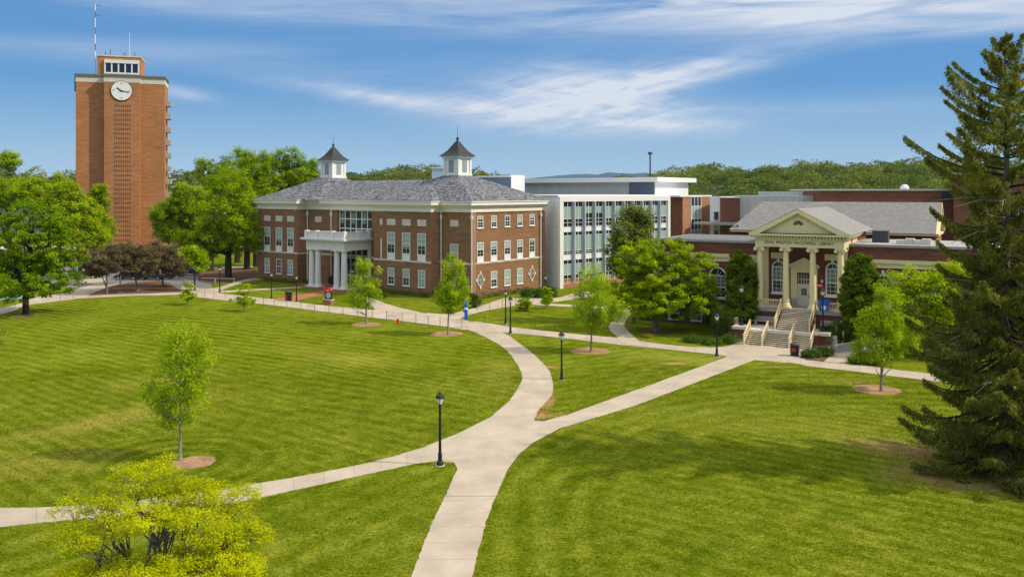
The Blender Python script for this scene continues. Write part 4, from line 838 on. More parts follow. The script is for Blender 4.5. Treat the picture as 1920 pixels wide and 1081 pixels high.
def library():
    F=Frame(28.1,100,-30); root=empty('library',(F.o.x,F.o.y,0),F.a,'old dark brick library with a cream columned portico, pediment and grey slate roof','building')
    fr=lambda y0:(lambda s,t,z:(s,y0-t,z))
    PX=[F.P(x,ly=-3.1)[0] for x in (1424.8,1473.5,1523,1576)]
    sp=(PX[3]-PX[0])/3; PX=[PX[0]+i*sp for i in range(4)]; mid=(PX[0]+PX[3])/2; a,b=PX[0],PX[3]
    ZP=3.1; ZCt=F.P(1425,461,-3.1)[1]; ZE=ZCt+1.45
    xl=F.P(1236)[0]; xr=b+24; ZW=10.0
    # wings
    wl=MB(); wl.box(xl,a-.35,0,12,0,ZW); wl.box(b+.35,xr,0,12,0,ZW); wl.build('wing_wall',M['lib_brick'],root)
    cp=MB(); cp.box(xl-.15,a-.35,-.15,12.1,ZW,ZW+.28); cp.box(b+.35,xr+.1,-.15,12.1,ZW,ZW+.28); cp.build('coping',M['grey_stone'],root)
    rf=MB(); rf.box(xl+.4,a-.5,.4,11.9,ZW+.1,ZW+.32); rf.build('flat_roof',M['flat_roof'],root)
    bd=MB()
    for x0,x1 in ((xl-.2,a-.4),(b+.4,xr+.2)): bd.box(x0,x1,-.22,0,ZW-1.75,ZW-1.35); bd.box(x0,x1,-.10,0,ZW-2.25,ZW-1.75)
    bd.build('cornice_band',M['cream'],root)
    wt=MB(); wt.box(xl,a-.4,-.12,0,2.35,2.65); wt.box(b+.4,xr,-.12,0,2.35,2.65); wt.build('water_table',M['grey_stone'],root)
    # centre block
    MB().box(a-.35,b+.35,-.3,14,ZP,ZCt+.02).build('centre_wall',M['lib_brick'],root)
    # portico platform
    pf=MB(); pf.box(a-.75,b+.75,-3.7,-.31,0,ZP-.4); pf.build('platform',M['lib_brick'],root)
    MB().box(a-.9,b+.9,-3.85,-.31,ZP-.4,ZP).build('platform_slab',M['grey_stone'],root)
    # columns
    for i,x in enumerate(PX):
        c=MB(); h=ZCt-ZP; r0=.37
        c.box(x-.55,x+.55,-3.65,-2.55,ZP-.0+.002,ZP+.16); c.lathe([(.52,.16),(.54,.25),(.5,.33),(.43,.36),(.47,.44),(.45,.5),(r0,.56),(r0,h*.33),(.31,h-.55),(.30,h-.5),(.35,h-.47),(.35,h-.42),(.3,h-.4),(.31,h-.28)],(x,-3.1,ZP),20)
        col=c.build('column',M['cream'],root,smooth=True)
        k=MB(); k.box(x-.50,x+.50,-3.55,-2.65,ZCt-.12,ZCt-.003); k.box(x-.38,x+.38,-3.45,-2.75,ZCt-.3,ZCt-.12)
        for sx_ in (-1,1):
            kk=[]; 
            mb2=lambda p,q,r,s_=sx_:(x+s_*.42+p,-3.1+r,ZCt-.30+q)
            k2=MB(mb2); k2.lathe([(.02,-.5),(.20,-.5),(.20,-.44),(.12,-.2),(.12,.2),(.20,.44),(.20,.5),(.02,.5)],seg=12)
            b0=len(k.v); k.v+=k2.v; k.f+=[tuple(i_+b0 for i_ in f_) for f_ in k2.f]
        k.build('capital',M['cream'],col,smooth=True)
    pl=MB()
    for x in (a+.02,b-.02): pl.box(x-.33,x+.33,-.55,-.302,ZP,ZCt); 
    for x in (a+.02,b-.02): pl.box(x-.42,x+.42,-.62,-.301,ZP+.0,ZP+.3); pl.box(x-.42,x+.42,-.62,-.3005,ZCt-.4,ZCt-.002)
    pl.build('pilaster',M['cream'],root)
    # entablature, dentils, pediment
    e=MB(); e.box(a-.42,b+.42,-3.5,6,ZCt,ZCt+.95); e.build('entablature',M['cream'],root)
    e=MB(); e.box(a-.50,b+.50,-3.58,6.05,ZCt+.95,ZCt+1.0); e.box(a-.62,b+.62,-3.7,6.1,ZCt+1.2,ZCt+1.26); e.box(a-1.0,b+1.0,-4.1,6.3,ZCt+1.26,ZE); e.build('cornice',M['cream'],root)
    zA=F.P(1493,392,-3.6)[1]; hw=(b-a)/2+1.0; 
    n=30; d=MB()
    for i in range(n+1): x=mid-hw+.25+(2*hw-.5)*i/n; d.box(x-.085,x+.085,-3.93,-3.7,ZCt+1.0,ZCt+1.2)
    ny=22
    for i in range(ny): y=-3.6+9.6*i/ny; d.box(b+.62,b+.85,y,y+.17,ZCt+1.0,ZCt+1.2)
    # raking cornice dentils
    L_=math.hypot(hw,zA-ZE); 
    for sgn in (-1,1):
        for i in range(1,17):
            t=i/17.; x=mid+sgn*hw*(1-t); z=ZE+(zA-ZE)*t-.62; 
            if z<ZE+.05: continue
            d.box(x-.085,x+.085,-3.93,-3.72,z,z+.2)
    d.build('dentil_row',M['cream'],root); tag(D.objects['dentil_row'])
    tp=MB(); tp.extr([(mid-hw+.5,ZE),(mid+hw-.5,ZE),(mid,zA-.35)],-3.6,-3.3); tp.build('tympanum',M['cream'],root)
    rk=MB(); th=.40
    for sgn in (-1,1): rk.extr([(mid+sgn*(hw+.12),ZE+.02),(mid,zA),(mid,zA-th-.02),(mid+sgn*(hw-1.15),ZE+.02)],-4.1,-3.61 if sgn<0 else -3.612)
    rk.build('raking_cornice',M['cream'],root)
    MB().box(mid-hw+1.3,mid+hw-1.3,-4.0,-3.62,ZE,ZE+.10).build('flashing',M['darkgrey'],root)
    fan=MB(lambda x,y,z:(mid+x,-3.6-z,ZE+1.0+y))
    for i in range(6):
        a0=math.pi*i/6+.07;a1=math.pi*(i+1)/6-.07; fan.face([(.12*math.cos(a0),.12*math.sin(a0),.03),(.52*math.cos(a0),.48*math.sin(a0),.03),(.55*math.cos((a0+a1)/2),.52*math.sin((a0+a1)/2),.03),(.52*math.cos(a1),.48*math.sin(a1),.03),(.12*math.cos(a1),.12*math.sin(a1),.03)])
    fan.build('fan_window',M['black'],root)
    text('JOHN  PRESTON  McCONNELL  LIBRARY',.46,(mid,-3.515,ZCt+.47),M['darkgrey'],root,'frieze_lettering',width=(b-a)*.86)
    # cross roof over the centre block
    zr=zA+.05; r=MB()
    for sgn in (-1,1): r.face([(mid+sgn*(hw+.15),-4.12,ZE+.03),(mid,-4.12,zr),(mid,14,zr),(mid+sgn*(hw+.15),14,ZE+.03)])
    r.build('cross_roof',M['slate'],root)
    MB().box(a-.3,b+.3,5.9,14,ZCt,ZE-.1).build('attic_wall',M['lib_brick'],root)
    x_=b+.43; 
    pb=MB(); pb.box(x_,x_+.02,1.2,2.2,ZCt+.1,ZCt+.9); pb.build('red_panel',M['red'],root)
    # main roof behind
    ly=F.loc(GD(1369,430,120).xy); xa=ly[0]; y0=ly[1]; ze=CAMZ-70/FPX*120; xb=F.P(1760,ly=y0)[0]; Dp=11.0; zri=ze+3.9
    MB().box(xa+.5,xb-.5,y0+.5,y0+Dp-.5,0,ze-.3).build('main_wall',M['lib_brick'],root)
    cn=MB(); cn.box(xa,xb,y0,y0+Dp,ze-.3,ze-.02); cn.build('eaves',M['cream'],root)
    r=MB(); ym=y0+Dp/2; r.face([(xa-.15,y0-.15,ze),(xb+.1,y0-.15,ze),(xb+.1,ym,zri),(xa+3.2,ym,zri)]); r.face([(xa-.15,y0-.15,ze),(xa+3.2,ym,zri),(xa-.15,y0+Dp+.15,ze)]); r.face([(xb+.1,y0+Dp+.15,ze),(xa-.15,y0+Dp+.15,ze),(xa+3.2,ym,zri),(xb+.1,ym,zri)]); r.build('slate_roof',M['slate'],root)
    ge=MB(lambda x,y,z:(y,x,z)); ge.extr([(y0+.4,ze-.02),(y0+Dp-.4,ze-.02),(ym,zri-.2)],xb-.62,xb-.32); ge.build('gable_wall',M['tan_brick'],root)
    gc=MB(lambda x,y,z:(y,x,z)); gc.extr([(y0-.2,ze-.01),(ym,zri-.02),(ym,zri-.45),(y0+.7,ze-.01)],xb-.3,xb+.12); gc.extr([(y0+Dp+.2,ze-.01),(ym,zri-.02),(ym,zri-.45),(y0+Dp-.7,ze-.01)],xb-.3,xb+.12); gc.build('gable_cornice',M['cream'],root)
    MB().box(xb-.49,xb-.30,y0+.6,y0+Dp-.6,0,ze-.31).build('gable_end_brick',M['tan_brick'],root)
    for px_ in (1383,): 
        s,_=F.P(px_,ly=y0+.5); bwin(root,fr(y0+.5),s,ZW+.6,ZW+1.5,.7,blind=0)
    # rooftop equipment on the right wing
    u0,_=F.P(1635,ly=4); u1=F.P(1665,ly=4)[0]; MB().box(u0,u1,4,5.5,ZW,ZW+1.6).build('rooftop_unit',M['darkgrey'],root)
    for i,px_ in enumerate((1680,1697,1712,1728)): s,_=F.P(px_,ly=2); MB().box(s,s+.9,2,3,ZW+.3,ZW+.75+.15*(i%2)).build('rooftop_vent',M['stone'],root)
    # windows and door
    mp=fr(-.3)
    for i,(x0,x1) in enumerate(((PX[0],PX[1]),(PX[2],PX[3]))):
        s=F.P((1460,1561.5)[i],ly=-.3)[0]; arch_window(root,mp,s,.74,ZP+1.35,ZP+4.3)
        MB(mp).box(s-.85,s+.85,0,.1,ZCt-1.55,ZCt-.85).build('stone_panel',M['cream'],root)
    s=F.P(1508,ly=-.3)[0]; ds=MB(mp); ds.box(s-1.45,s-.75,0,.25,ZP,ZP+3.8); ds.box(s+.75,s+1.45,0,.25,ZP,ZP+3.8); ds.box(s-1.46,s+1.46,0,.28,ZP+3.8,ZP+4.35); ds.box(s-1.7,s+1.7,0,.45,ZP+4.35,ZP+4.6)
    ds.extr([(s-1.75,ZP+4.6),(s+1.75,ZP+4.6),(s,ZP+5.5)],0,.4); ds.box(s-.75,s+.75,0,.12,ZP+2.35,ZP+2.5); ds.build('door_surround',M['cream'],root)
    dr=MB(mp).box(s-.75,s+.75,0,.10,ZP+.02,ZP+2.35).build('door',plain('door_paint',(.62,.60,.50),.4,.05),root)
    MB(mp).box(s-.28,s+.28,.1,.115,ZP+1.2,ZP+2.0).build('door_pane',M['glass'],dr); MB(mp).box(s+.5,s+.6,.1,.18,ZP+.9,ZP+1.3).build('handle',M['darkgrey'],dr)
    for x in (s-.09,s+.09): MB(mp).box(x-.015,x+.015,.115,.13,ZP+1.2,ZP+2.0).build('muntin',M['white'],dr)
    tl=MB(mp).box(s-.72,s+.72,0,.06,ZP+2.5,ZP+3.6).build('transom',M['glass'],root); tm=MB(mp)
    for k in range(5): x=s-.6+k*.3; tm.box(x-.02,x+.02,.06,.09,ZP+2.5,ZP+3.6)
    tm.box(s-.72,s+.72,.06,.088,ZP+3.0,ZP+3.05); tm.build('transom_bars',M['white'],tl)
    for x in (s-1.95,s+1.95): 
        l=MB(mp); l.box(x-.05,x+.05,0,.2,ZP+2.9,ZP+3.0); l.build('lamp_bracket',M['black'],root); MB(lambda p,q,r,x=x:(x+p,-.3-.25+q,ZP+2.7+r)).lathe([(.05,0),(.15,.12),(.15,.3),(.05,.4)],seg=8).build('wall_lantern',M['lampglass'],root)
    # wing windows
    for px_,ly in ((1346,0),(1656,0)):
        s=F.P(px_,ly=0)[0]; arch_window(root,fr(0),s,1.05,3.4,6.0)
    for px_ in (1285,): s=F.P(px_,ly=0)[0]; arch_window(root,fr(0),s,1.05,3.4,6.0)
    for px_ in (1700,1760): s=F.P(px_,ly=0)[0]; arch_window(root,fr(0),s,1.05,3.4,6.0)
    for px_ in (1264,1306,1347,1650,1700): s=F.P(px_,ly=0)[0]; bwin(root,fr(0),s,.45,1.9,1.35,blind=.3)
    # stairs
    md=mid-.75; w1=1.62; st=MB(); n1=10; run=.30; yt=-3.86
    for i in range(n1):
        z=ZP-(i+1)*.17; st.box(mid-w1,mid+w1,yt-(i+1)*run,yt-i*run-.002,0,z)
    zl=ZP-n1*.17-.17; ya=yt-n1*run; yb_=ya-1.5; wl_=3.3; nl=8
    stp=M['stone']; sm=plain('step_stone',(.58,.49,.35),.8,.15,2)
    st.build('upper_steps',sm,root)
    MB().box(md-wl_-2.2,md+wl_+2.2,yb_,ya+3.0-.01,0,zl).build('landing',M['stone'],root)
    st=MB(); rz=zl/nl
    for i in range(nl-0):
        z=zl-(i)*rz-.001*(i==0); st.box(md-wl_,md+wl_,yb_-(i+1)*.30,yb_-i*.30-.002,0,z-rz if i<nl-1 else max(.02,z-rz+.02))
    st.build('lower_steps',sm,root)
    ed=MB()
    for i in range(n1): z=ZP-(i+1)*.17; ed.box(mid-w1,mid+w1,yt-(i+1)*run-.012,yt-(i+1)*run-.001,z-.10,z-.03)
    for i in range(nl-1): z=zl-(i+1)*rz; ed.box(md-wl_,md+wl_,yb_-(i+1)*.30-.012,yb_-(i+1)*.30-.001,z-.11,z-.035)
    ed.build('riser_shadow_gap',plain('riser_shade_tone',(.12,.11,.09),.9,.1),root); D.objects['riser_shadow_gap'].name='riser_shade'  # dark strips under each step edge paint in the riser shade
    for sgn in (-1,1):
        x0=mid+sgn*(w1+.02); x1=mid+sgn*(w1+.36); 
        m2=MB(lambda p,q,r:(q,p,r)); m2.extr([(yt,0),(yt,ZP-.45),(ya,zl+.2),(ya,0)],min(x0,x1),max(x0,x1)); m2.build('stair_side_wall',M['lib_brick'],root)
    def rail(x,ya_,za_,yb2,zb2,h=.95,nb=None,th=.1,xb_=None):
        xb_=x if xb_ is None else xb_
        o=MB(); ln=math.hypot(yb2-ya_,zb2-za_, ) if False else math.sqrt((yb2-ya_)**2+(zb2-za_)**2+(xb_-x)**2); nb=nb or max(3,int(ln/.17))
        def bar(z_off,hh,ww):
            P=[(x,ya_,za_+z_off),(xb_,yb2,zb2+z_off)]; dx=xb_-x; dy=yb2-ya_; l=math.hypot(dx,dy); nx,ny_=-dy/l*ww/2,dx/l*ww/2
            c=[(P[0][0]+nx,P[0][1]+ny_,P[0][2]),(P[0][0]-nx,P[0][1]-ny_,P[0][2]),(P[1][0]-nx,P[1][1]-ny_,P[1][2]),(P[1][0]+nx,P[1][1]+ny_,P[1][2])]
            b0=o.av(c+[(p[0],p[1],p[2]+hh) for p in c]); 
            for q in ((0,3,2,1),(4,5,6,7),(0,1,5,4),(1,2,6,5),(2,3,7,6),(3,0,4,7)): o.f.append(tuple(b0+i for i in q))
        bar(h-.12,.12,th); bar(.08,.1,th*.8)
        for i in range(nb+1):
            t=i/nb; xx=x+(xb_-x)*t; yy=ya_+(yb2-ya_)*t; zz=za_+(zb2-za_)*t; q=.028 if 0<i<nb else .08; o.box(xx-q,xx+q,yy-q,yy+q,zz-(.0 if 0<i<nb else .15),zz+h-.02+(.1 if i in (0,nb) else -.1))
        return o.build('railing',M['cream_light'],root)
    for sgn in (-1,1): rail(mid+sgn*(w1+.18),yt,ZP,ya-.05,zl+.12,1.05)
    for x in (md-wl_-.05,md-w1+.15,md+w1-.35,md+wl_+.05): rail(x,yb_+.05,zl,yb_-nl*.30,.05,1.0)
    rail(a-.1,-3.55,ZP,-3.55+.001,ZP,.95,xb_=PX[1]-.4); rail(PX[2]+.4,-3.55,ZP,-3.55+.001,ZP,.95,xb_=b+.1)
    rail(md-wl_-2.0,ya+2.6,zl,yb_+1.2,zl,.95); rail(md+wl_+2.0,ya+2.6,zl,yb_+1.2,zl,.95)
    # brick piers with stone caps
    lam=[]
    for px_,py_ in ((1396,603),(1527,617)):
        x=(md-wl_-.95) if px_<1400 else (md+wl_+.85); y=yb_+.3-.3
        p=MB(); p.box(x-.65,x+.65,y-.65,y+.65,.25,zl+.05); o=p.build('pier',M['lib_brick'],root)
        MB().box(x-.8,x+.8,y-.8,y+.8,zl+.05,zl+.35).build('pier_cap',M['stone'],o); MB().box(x-.72,x+.72,y-.72,y+.72,0,.25).build('pier_foot',M['grey_stone'],o)
        lam.append(F.W(x,y,zl+.35))
    x=md-wl_-2.2; MB().box(x-.1,x+.55,yb_+.0,yb_+1.3,0,zl+.15).build('side_wall',M['lib_brick'],root)
    return F,lam,dict(mid=mid,zl=zl,ya=ya,yb=yb_,wl=wl_,ZP=ZP,PX=PX)
LFm,LAMPS_ON_PIERS,LI=library()

# ------------------------------------------------------------------ street furniture
def lamp_proto():
    root=empty('street_lamp'); 
    MB().lathe([(.30,-.05),(.30,.05)],seg=12).build('footing',M['stone'],root)
    MB().lathe([(.24,.05),(.24,.12),(.19,.22),(.13,.34),(.12,.62),(.15,.66),(.13,.72),(.10,.8)],seg=12).build('base',M['black'],root,smooth=True)
    MB().lathe([(.095,.8),(.085,1.4),(.07,3.45),(.10,3.5),(.10,3.56),(.07,3.6),(.12,3.68),(.13,3.72)],seg=10).build('pole',M['black'],root,smooth=True)
    lg=MB().lathe([(.11,3.72),(.15,3.82),(.225,4.06),(.23,4.10)],seg=12).build('lantern',M['lampglass'],root,smooth=True)
    cap=MB(); cap.lathe([(.28,4.10),(.29,4.14),(.25,4.24),(.15,4.33),(.06,4.36),(.05,4.40),(.07,4.44),(.02,4.50)],seg=12)
    for k in range(4): a=math.pi/4+k*math.pi/2; cap.tube([(.12*math.cos(a),.12*math.sin(a),3.72),(.245*math.cos(a),.245*math.sin(a),4.1)],.012,4)
    cap.build('lantern_cap',M['black'],root); return root
lp=lamp_proto(); lk_=tree_of(lp); first=True
def put(proto,kd,loc,label,cat,group=None,rz=0,sc=1.0,state={}):
    if not state.get(proto.name): o=proto; state[proto.name]=1
    else: o=copy_tree(proto,kd)
    o.location=loc; o.rotation_euler=(0,0,rz); o.scale=(sc,sc,sc); tag(o,label,cat,group); return o
GL='black campus path lamps'
for (x,y,yt,lb) in ((825,872,733,'tall black lamp post nearest the viewer, on the grass tip where the walks fork'),
    (1053,712,620,'black lamp post alone on the triangular lawn beside the curved walk'),
    (957,625,555,'black lamp post at the corner of the curved walk and the north walk'),
    (948,607,541,'black lamp post on the lawn just behind the one at the walk corner'),
    (1344,668,585,'black lamp post at the sharp lawn corner left of the library plaza'),
    (1023,566,514,'black lamp post by the shrubs in front of the white metal wall'),
    (509,560,509,'left one of two black lamps in front of the hall side wing'),
    (556,566,514,'black lamp post beside the red brick walk and litter bin'),
    (412,548,498,'black lamp post at the walk junction under the dark oaks'),
    (692,575,525,'black lamp post at the walk corner behind the young tree by the portico'),
    (1088,556,508,'black lamp post half hidden by the young tree before the glass building'),
    (83,557,520,'black lamp post at the far left near the big green tree')):
    p=G(x,y); h=(y-yt)/FPX*p.y; put(lp,lk_,p,lb,'street lamp',GL,random.uniform(0,1),h/4.5)
for p,lb,s in zip(LAMPS_ON_PIERS,('black lamp standing on the brick pier left of the library steps','black lamp standing on the brick pier right of the library steps'),(.98,1.02)):
    put(lp,lk_,p,lb,'street lamp',GL,.4,s)

# emergency phone
p=G(874,600); ph=empty('emergency_phone',p,rad(-20),'bright blue emergency call pillar on the lawn tip beside the walks','call pillar')
MB().lathe([(.22,0),(.22,1.0),(.20,1.02),(.20,2.45)],seg=14).build('pillar',M['blue'],ph,smooth=True)
MB().lathe([(.13,2.45),(.15,2.5),(.15,2.7),(.05,2.78)],seg=12).build('beacon',M['lampglass'],ph,smooth=True)
MB().box(-.36,-.12,-.16,.10,1.75,2.2).build('call_box',M['blue'],ph); MB().box(-.34,-.15,-.16,.08,.98,1.2).build('lower_box',M['blue'],ph)
MB().lathe([(.222,1.35),(.222,1.6)],seg=14).build('white_band',M['metal_white'],ph)
# hydrant
p=G(746,607); hy=empty('fire_hydrant',p,0,'small red fire hydrant on the lawn edge by the walk','hydrant')
MB().lathe([(.17,0),(.17,.05),(.12,.07),(.12,.48),(.15,.5),(.15,.54),(.11,.6),(.06,.67),(.03,.72)],seg=12).build('barrel',M['red'],hy,smooth=True)
nz=MB(); nz.tube([(-.2,0,.38),(.2,0,.38)],.055,8); nz.tube([(0,-.2,.33),(0,0,.33)],.07,8); nz.build('nozzle',M['red'],hy)
# litter bins
def bin_(x,y,sc,lb):
    p=G(x,y); r=empty('litter_bin',p,rad(-30),lb,'litter bin','dark litter bins'); r.scale=(sc,)*3
    MB().lathe([(.30,0),(.33,.03),(.36,.9),(.36,.95)],seg=16).build('body',M['black'],r,smooth=True)
    MB().lathe([(.39,.95),(.40,1.0),(.34,1.08),(.16,1.12),(.16,1.10)],seg=16).build('lid',M['darkgrey'],r,smooth=True)
    e=MB(); e.box(-.16,.16,-.372,-.352,.42,.72); e.build('red_emblem',plain('emblem_red',(.45,.02,.02),.5,.1),r)
    for a in range(8): 
        q=2*math.pi*a/8+.2; MB().tube([(.355*math.cos(q),.355*math.sin(q),.05),(.385*math.cos(q),.385*math.sin(q),.9)],.014,4).build('slat',M['darkgrey'],r)
bin_(1490,667,1.15,'dark litter bin with a red emblem on the plaza before the library steps')
bin_(541,564,1.35,'dark litter bin beside the red brick walk and its lamp')
bin_(55,558,1.3,'dark litter bin on the far left by the tennis court')
# campus sign
p=G(616,570); sg=empty('campus_sign',p,rad(-40),'black sign with red arched top and grey shield on a brick base, before the portico','sign')
MB().box(-.9,.9,-.3,.3,0,.62).build('brick_base',M['tan_brick'],sg); MB().box(-.95,.95,-.35,.35,.62,.72).build('stone_cap',M['stone'],sg)
MB().box(-.75,.75,-.09,.09,.72,2.0).build('panel',M['black'],sg)
MB().extr([(-.75,1.72),(.75,1.72)]+[(.75*math.cos(math.pi*i/12),2.0+.32*math.sin(math.pi*i/12)) for i in range(13)],-.13,.13).build('red_top',M['red'],sg)
MB().extr([(.6*math.cos(2*math.pi*i/16)+.1,1.28+.42*math.sin(2*math.pi*i/16)) for i in range(16)],-.12,-.09).build('grey_emblem',M['metal_grey'],sg)
lt=MB(); 
for i in range(5): lt.box(-.3+i*.13,-.3+i*.13+.08,-.15,-.13,1.92,2.06)
lt.build('white_lettering',M['white'],sg)
# rope posts
post=MB(); post.lathe([(.028,-.02),(.028,1.0),(.02,1.05)],seg=6); post.lathe([(.10,0),(.10,.03)],seg=8); pp=post.build('rope_post',plain('post_iron',(.14,.13,.12),.6,.2))
def posts(pts,lb,grp):
    for x,y in pts: put(pp,[],G(x,y),lb,'post',grp,0,1.15)
posts([(384,556),(401,558.5),(422,560.5),(494,571),(514,573),(538,576),(564,579.5),(590,582.5),(617,586),(643,589),(670,593),(698,596),(725,599.5),(754,603)],'thin iron post in the row along the far edge of the big oval lawn','thin posts edging the oval lawn')
posts([(780,607),(803,610),(825,613)],'thin iron post between the hydrant and the mulched young tree','thin posts near the hydrant')
posts([(866,615),(909,606),(939,607),(971,610),(1004,614),(1040,618),(1075,622)],'thin post along the near edge of the middle lawn left of the library','thin posts on the middle lawn')
posts([(894,583),(918,580),(942,577),(967,573),(1000,566),(1035,565),(1068,560)],'thin post beside the walk in front of the sunlit hall side','thin posts beside the hall walk')
posts([(7,580),(28,577),(113,563),(137,560),(170,557)],'thin post beside the far left walk near the tower','thin posts by the left walk')
# manhole-like drain covers
for x,y,lb in ((735,592,'long dark drain grate in the walk near the hydrant'),(583,573,'small dark drain grate in the walk before the sign')):
    p=G(x,y); tag(MB().box(-.55,.55,-.35,.35,0,.096).build('drain_grate',M['grey_stone'],None,loc=(p.x,p.y,0)),lb,'drain grate')
# rail at oak bed
p=G(378,532); hr=empty('hand_rail',p,rad(-8),'low grey metal rail beside the dark mulch under the oaks','rail')
r=MB(); r.tube([(0,0,0),(0,0,1),(6,0,1),(6,0,0)],.05,5); r.build('rail_bar',M['metal_grey'],hr); MB().box(2.4,2.6,-.1,.1,0,1).build('post',M['metal_grey'],hr)
# court fence
p=G(-60,572); cf=empty('court_fence',p,0,'low grey mesh fence round the blue court at the far left','fence')
W_=G(42,565).x-p.x
for i in range(7): MB().tube([(W_*i/6,0,0),(W_*i/6,0,1.6)],.05,5).build('post',M['darkgrey'],cf)
r=MB(); r.tube([(0,0,1.6),(W_,0,1.6)],.04,5); r.tube([(0,0,.1),(W_,0,.1)],.03,5)
for i in range(60): x=W_*i/60; r.box(x,x+.012,-.006,.006,.1,1.6)
r.build('mesh',M['darkgrey'],cf)

# benches, banner, planter at the library
mid,zl,ya,yb=LI['mid'],LI['zl'],LI['ya'],LI['yb']
for x,lb in ((mid-3.55,'grey stone bench on the landing left of the upper library steps'),(mid+3.55,'grey stone bench on the landing right of the upper library steps')):
    b=empty('bench',LFm.W(x,-4.35,zl),LFm.a,lb,'bench','stone benches on the landing')
    MB().box(-1.1,1.1,-.3,.25,.40,.50).build('seat',M['grey_stone'],b); MB().box(-1.1,1.1,.14,.25,.5,.95).build('backrest',M['grey_stone'],b)
    for s in (-.85,.85): MB().box(s-.12,s+.12,-.25,.2,0,.40).build('leg',M['grey_stone'],b)
x=LFm.P(1545,ly=-3.75)[0]; bn=empty('blue_banner',LFm.W(x,-3.75,3.1),LFm.a,'blue banner with pale round mark hung on the right portico railing','banner')
MB().box(-.55,.55,-.06,-.03,.05,.72).build('lower_cloth',M['blue'],bn); MB().box(-.55,.55,-.10,-.07,.80,1.28).build('upper_cloth',M['blue'],bn)
MB(lambda a,b_,c:(a,-.062-c,.4+b_)).lathe([(.13,0),(.26,0),(.26,.012),(.13,.012)],seg=16).build('pale_mark',M['metal_white'],bn)
for s in (-.5,.5): MB().tube([(s,-.05,0),(s,-.05,1.3)],.025,5).build('pole',M['metal_grey'],bn)
x=LFm.P(1487,ly=-1.5)[0]; pb=empty('grey_planter',LFm.W(x,-1.4,3.1),LFm.a,'grey round bin beside the library door, left of it','planter')
MB().lathe([(.28,0),(.34,.1),(.36,.85),(.30,.95),(.1,1.02)],seg=14).build('body',M['grey_stone'],pb,smooth=True)
x=LFm.P(1532,ly=-1.0)[0]; fl=empty('small_flag',LFm.W(x,-.9,5.4),LFm.a,'small red and white flag on a bracket right of the library door','flag')
MB().tube([(0,.55,0),(0,-.2,.55)],.02,5).build('staff',M['black'],fl); MB().box(0,.55,-.16,-.14,-.05,.42).build('cloth',M['red'],fl); MB().box(.0,.55,-.17,-.13,.14,.24).build('white_stripe',M['white'],fl)
# curved retaining wall at the ramp
pts=[G(*q) for q in ((1568,663),(1575,661),(1592,660),(1612,657),(1650,651),(1700,648))]
rw=MB(); tops=[.75,.85,.9,.9,.9,.9]
for i in range(len(pts)-1):
    a,b=pts[i],pts[i+1]; d=(b-a).normalized(); n=Vector((-d.y,d.x,0))*.3
    c=[a,b,b+n,a+n]; b0=rw.av([(q.x,q.y,0) for q in c]+[(q.x,q.y,t) for q,t in zip(c,(tops[i],tops[i+1],tops[i+1],tops[i]))])
    for q in ((4,5,6,7),(0,1,5,4),(1,2,6,5),(2,3,7,6),(3,0,4,7)): rw.f.append(tuple(b0+i_ for i_ in q))
tag(rw.build('retaining_wall',M['grey_stone']),'low curved grey concrete wall beside the ramp right of the library steps','wall')
# stone planter tub by the hall door
p=HF.W(HF.P(622,ly=-1.2)[0],-1.2,.35); pt=empty('plant_tub',p,HF.a,'dark tub with a plant under the hall portico','planter')
MB().lathe([(.45,0),(.6,.1),(.7,.9),(.75,1.0),(.65,1.0)],seg=14).build('tub',M['darkgrey'],pt,smooth=True)
C=rng.normal(size=(260,3))*np.array([.35,.35,.2])+np.array([0,0,1.15]); leafmesh('foliage',C,rng.uniform(.1,.25,260),rng.uniform(0,1,260),LF['hedge'],pt)

# ------------------------------------------------------------------ cars
def car(p,rz,col,lb,sc=1.0):
    r=empty('parked_car',p,rz,lb,'car','cars parked behind the plum trees'); r.scale=(sc,)*3
    m_,t_,b_=nmat('car_paint'); b_.inputs['Base Color'].default_value=(*col,1); b_.inputs['Roughness'].default_value=.25; b_.inputs['Coat Weight'].default_value=.6
    body=MB(lambda x,y,z:(x,y*(1 if z<.8 else .92),z)); prof=[(-2.25,.35),(-2.3,.65),(-2.15,.95),(-1.2,1.02),(-.75,1.42),(.75,1.45),(1.45,1.0),(2.15,.85),(2.3,.6),(2.28,.35)]
    body.extr(prof,-.88,.88); bo=body.build('body',m_,r)
    gl=MB(); gl.extr([(-1.08,1.04),(-.72,1.36),(.70,1.38),(1.30,1.04)],-.83,.83); 
    gl.v=[(x*1.0,y*1.0+(0),z) for x,y,z in gl.v]; gl.build('side_window',M['glass'],r)
    ws=MB(); ws.face([(.78,-.72,1.42),(.78,.72,1.42),(1.47,.76,1.03),(1.47,-.76,1.03)]); ws.face([(-.78,-.72,1.41),(-.78,.72,1.41),(-1.24,.76,1.04),(-1.24,-.76,1.04)]); ws.build('windscreen',M['glass'],r)
    for x in (-1.4,1.4):
        for s in (-1,1):
            wl=MB(lambda a,b,c,x=x,s=s:(x+a,s*.80+s*c,.33+b)).lathe([(.33,-.12),(.33,.11),(.22,.12)],seg=14).build('wheel',M['black'],r); MB(lambda a,b,c,x=x,s=s:(x+a,s*.80+s*c,.33+b)).lathe([(.2,.11),(.18,.14)],seg=10).build('rim',M['metal_grey'],wl)
    for s in (-.62,.62): MB().box(2.24,2.31,s-.18,s+.18,.62,.76).build('headlight',M['lampglass'],r); MB().box(-2.30,-2.20,s-.18,s+.18,.68,.84).build('tail_light',M['red'],r)
car(G(352,516),rad(15),(.012,.02,.06),'dark blue car parked in the shade left of the oaks')
car(G(160,522),rad(200),(.02,.02,.022),'black car parked under the big green tree at the left')
car(G(120,520),rad(185),(.75,.75,.75),'white car seen behind the big green tree at the left')
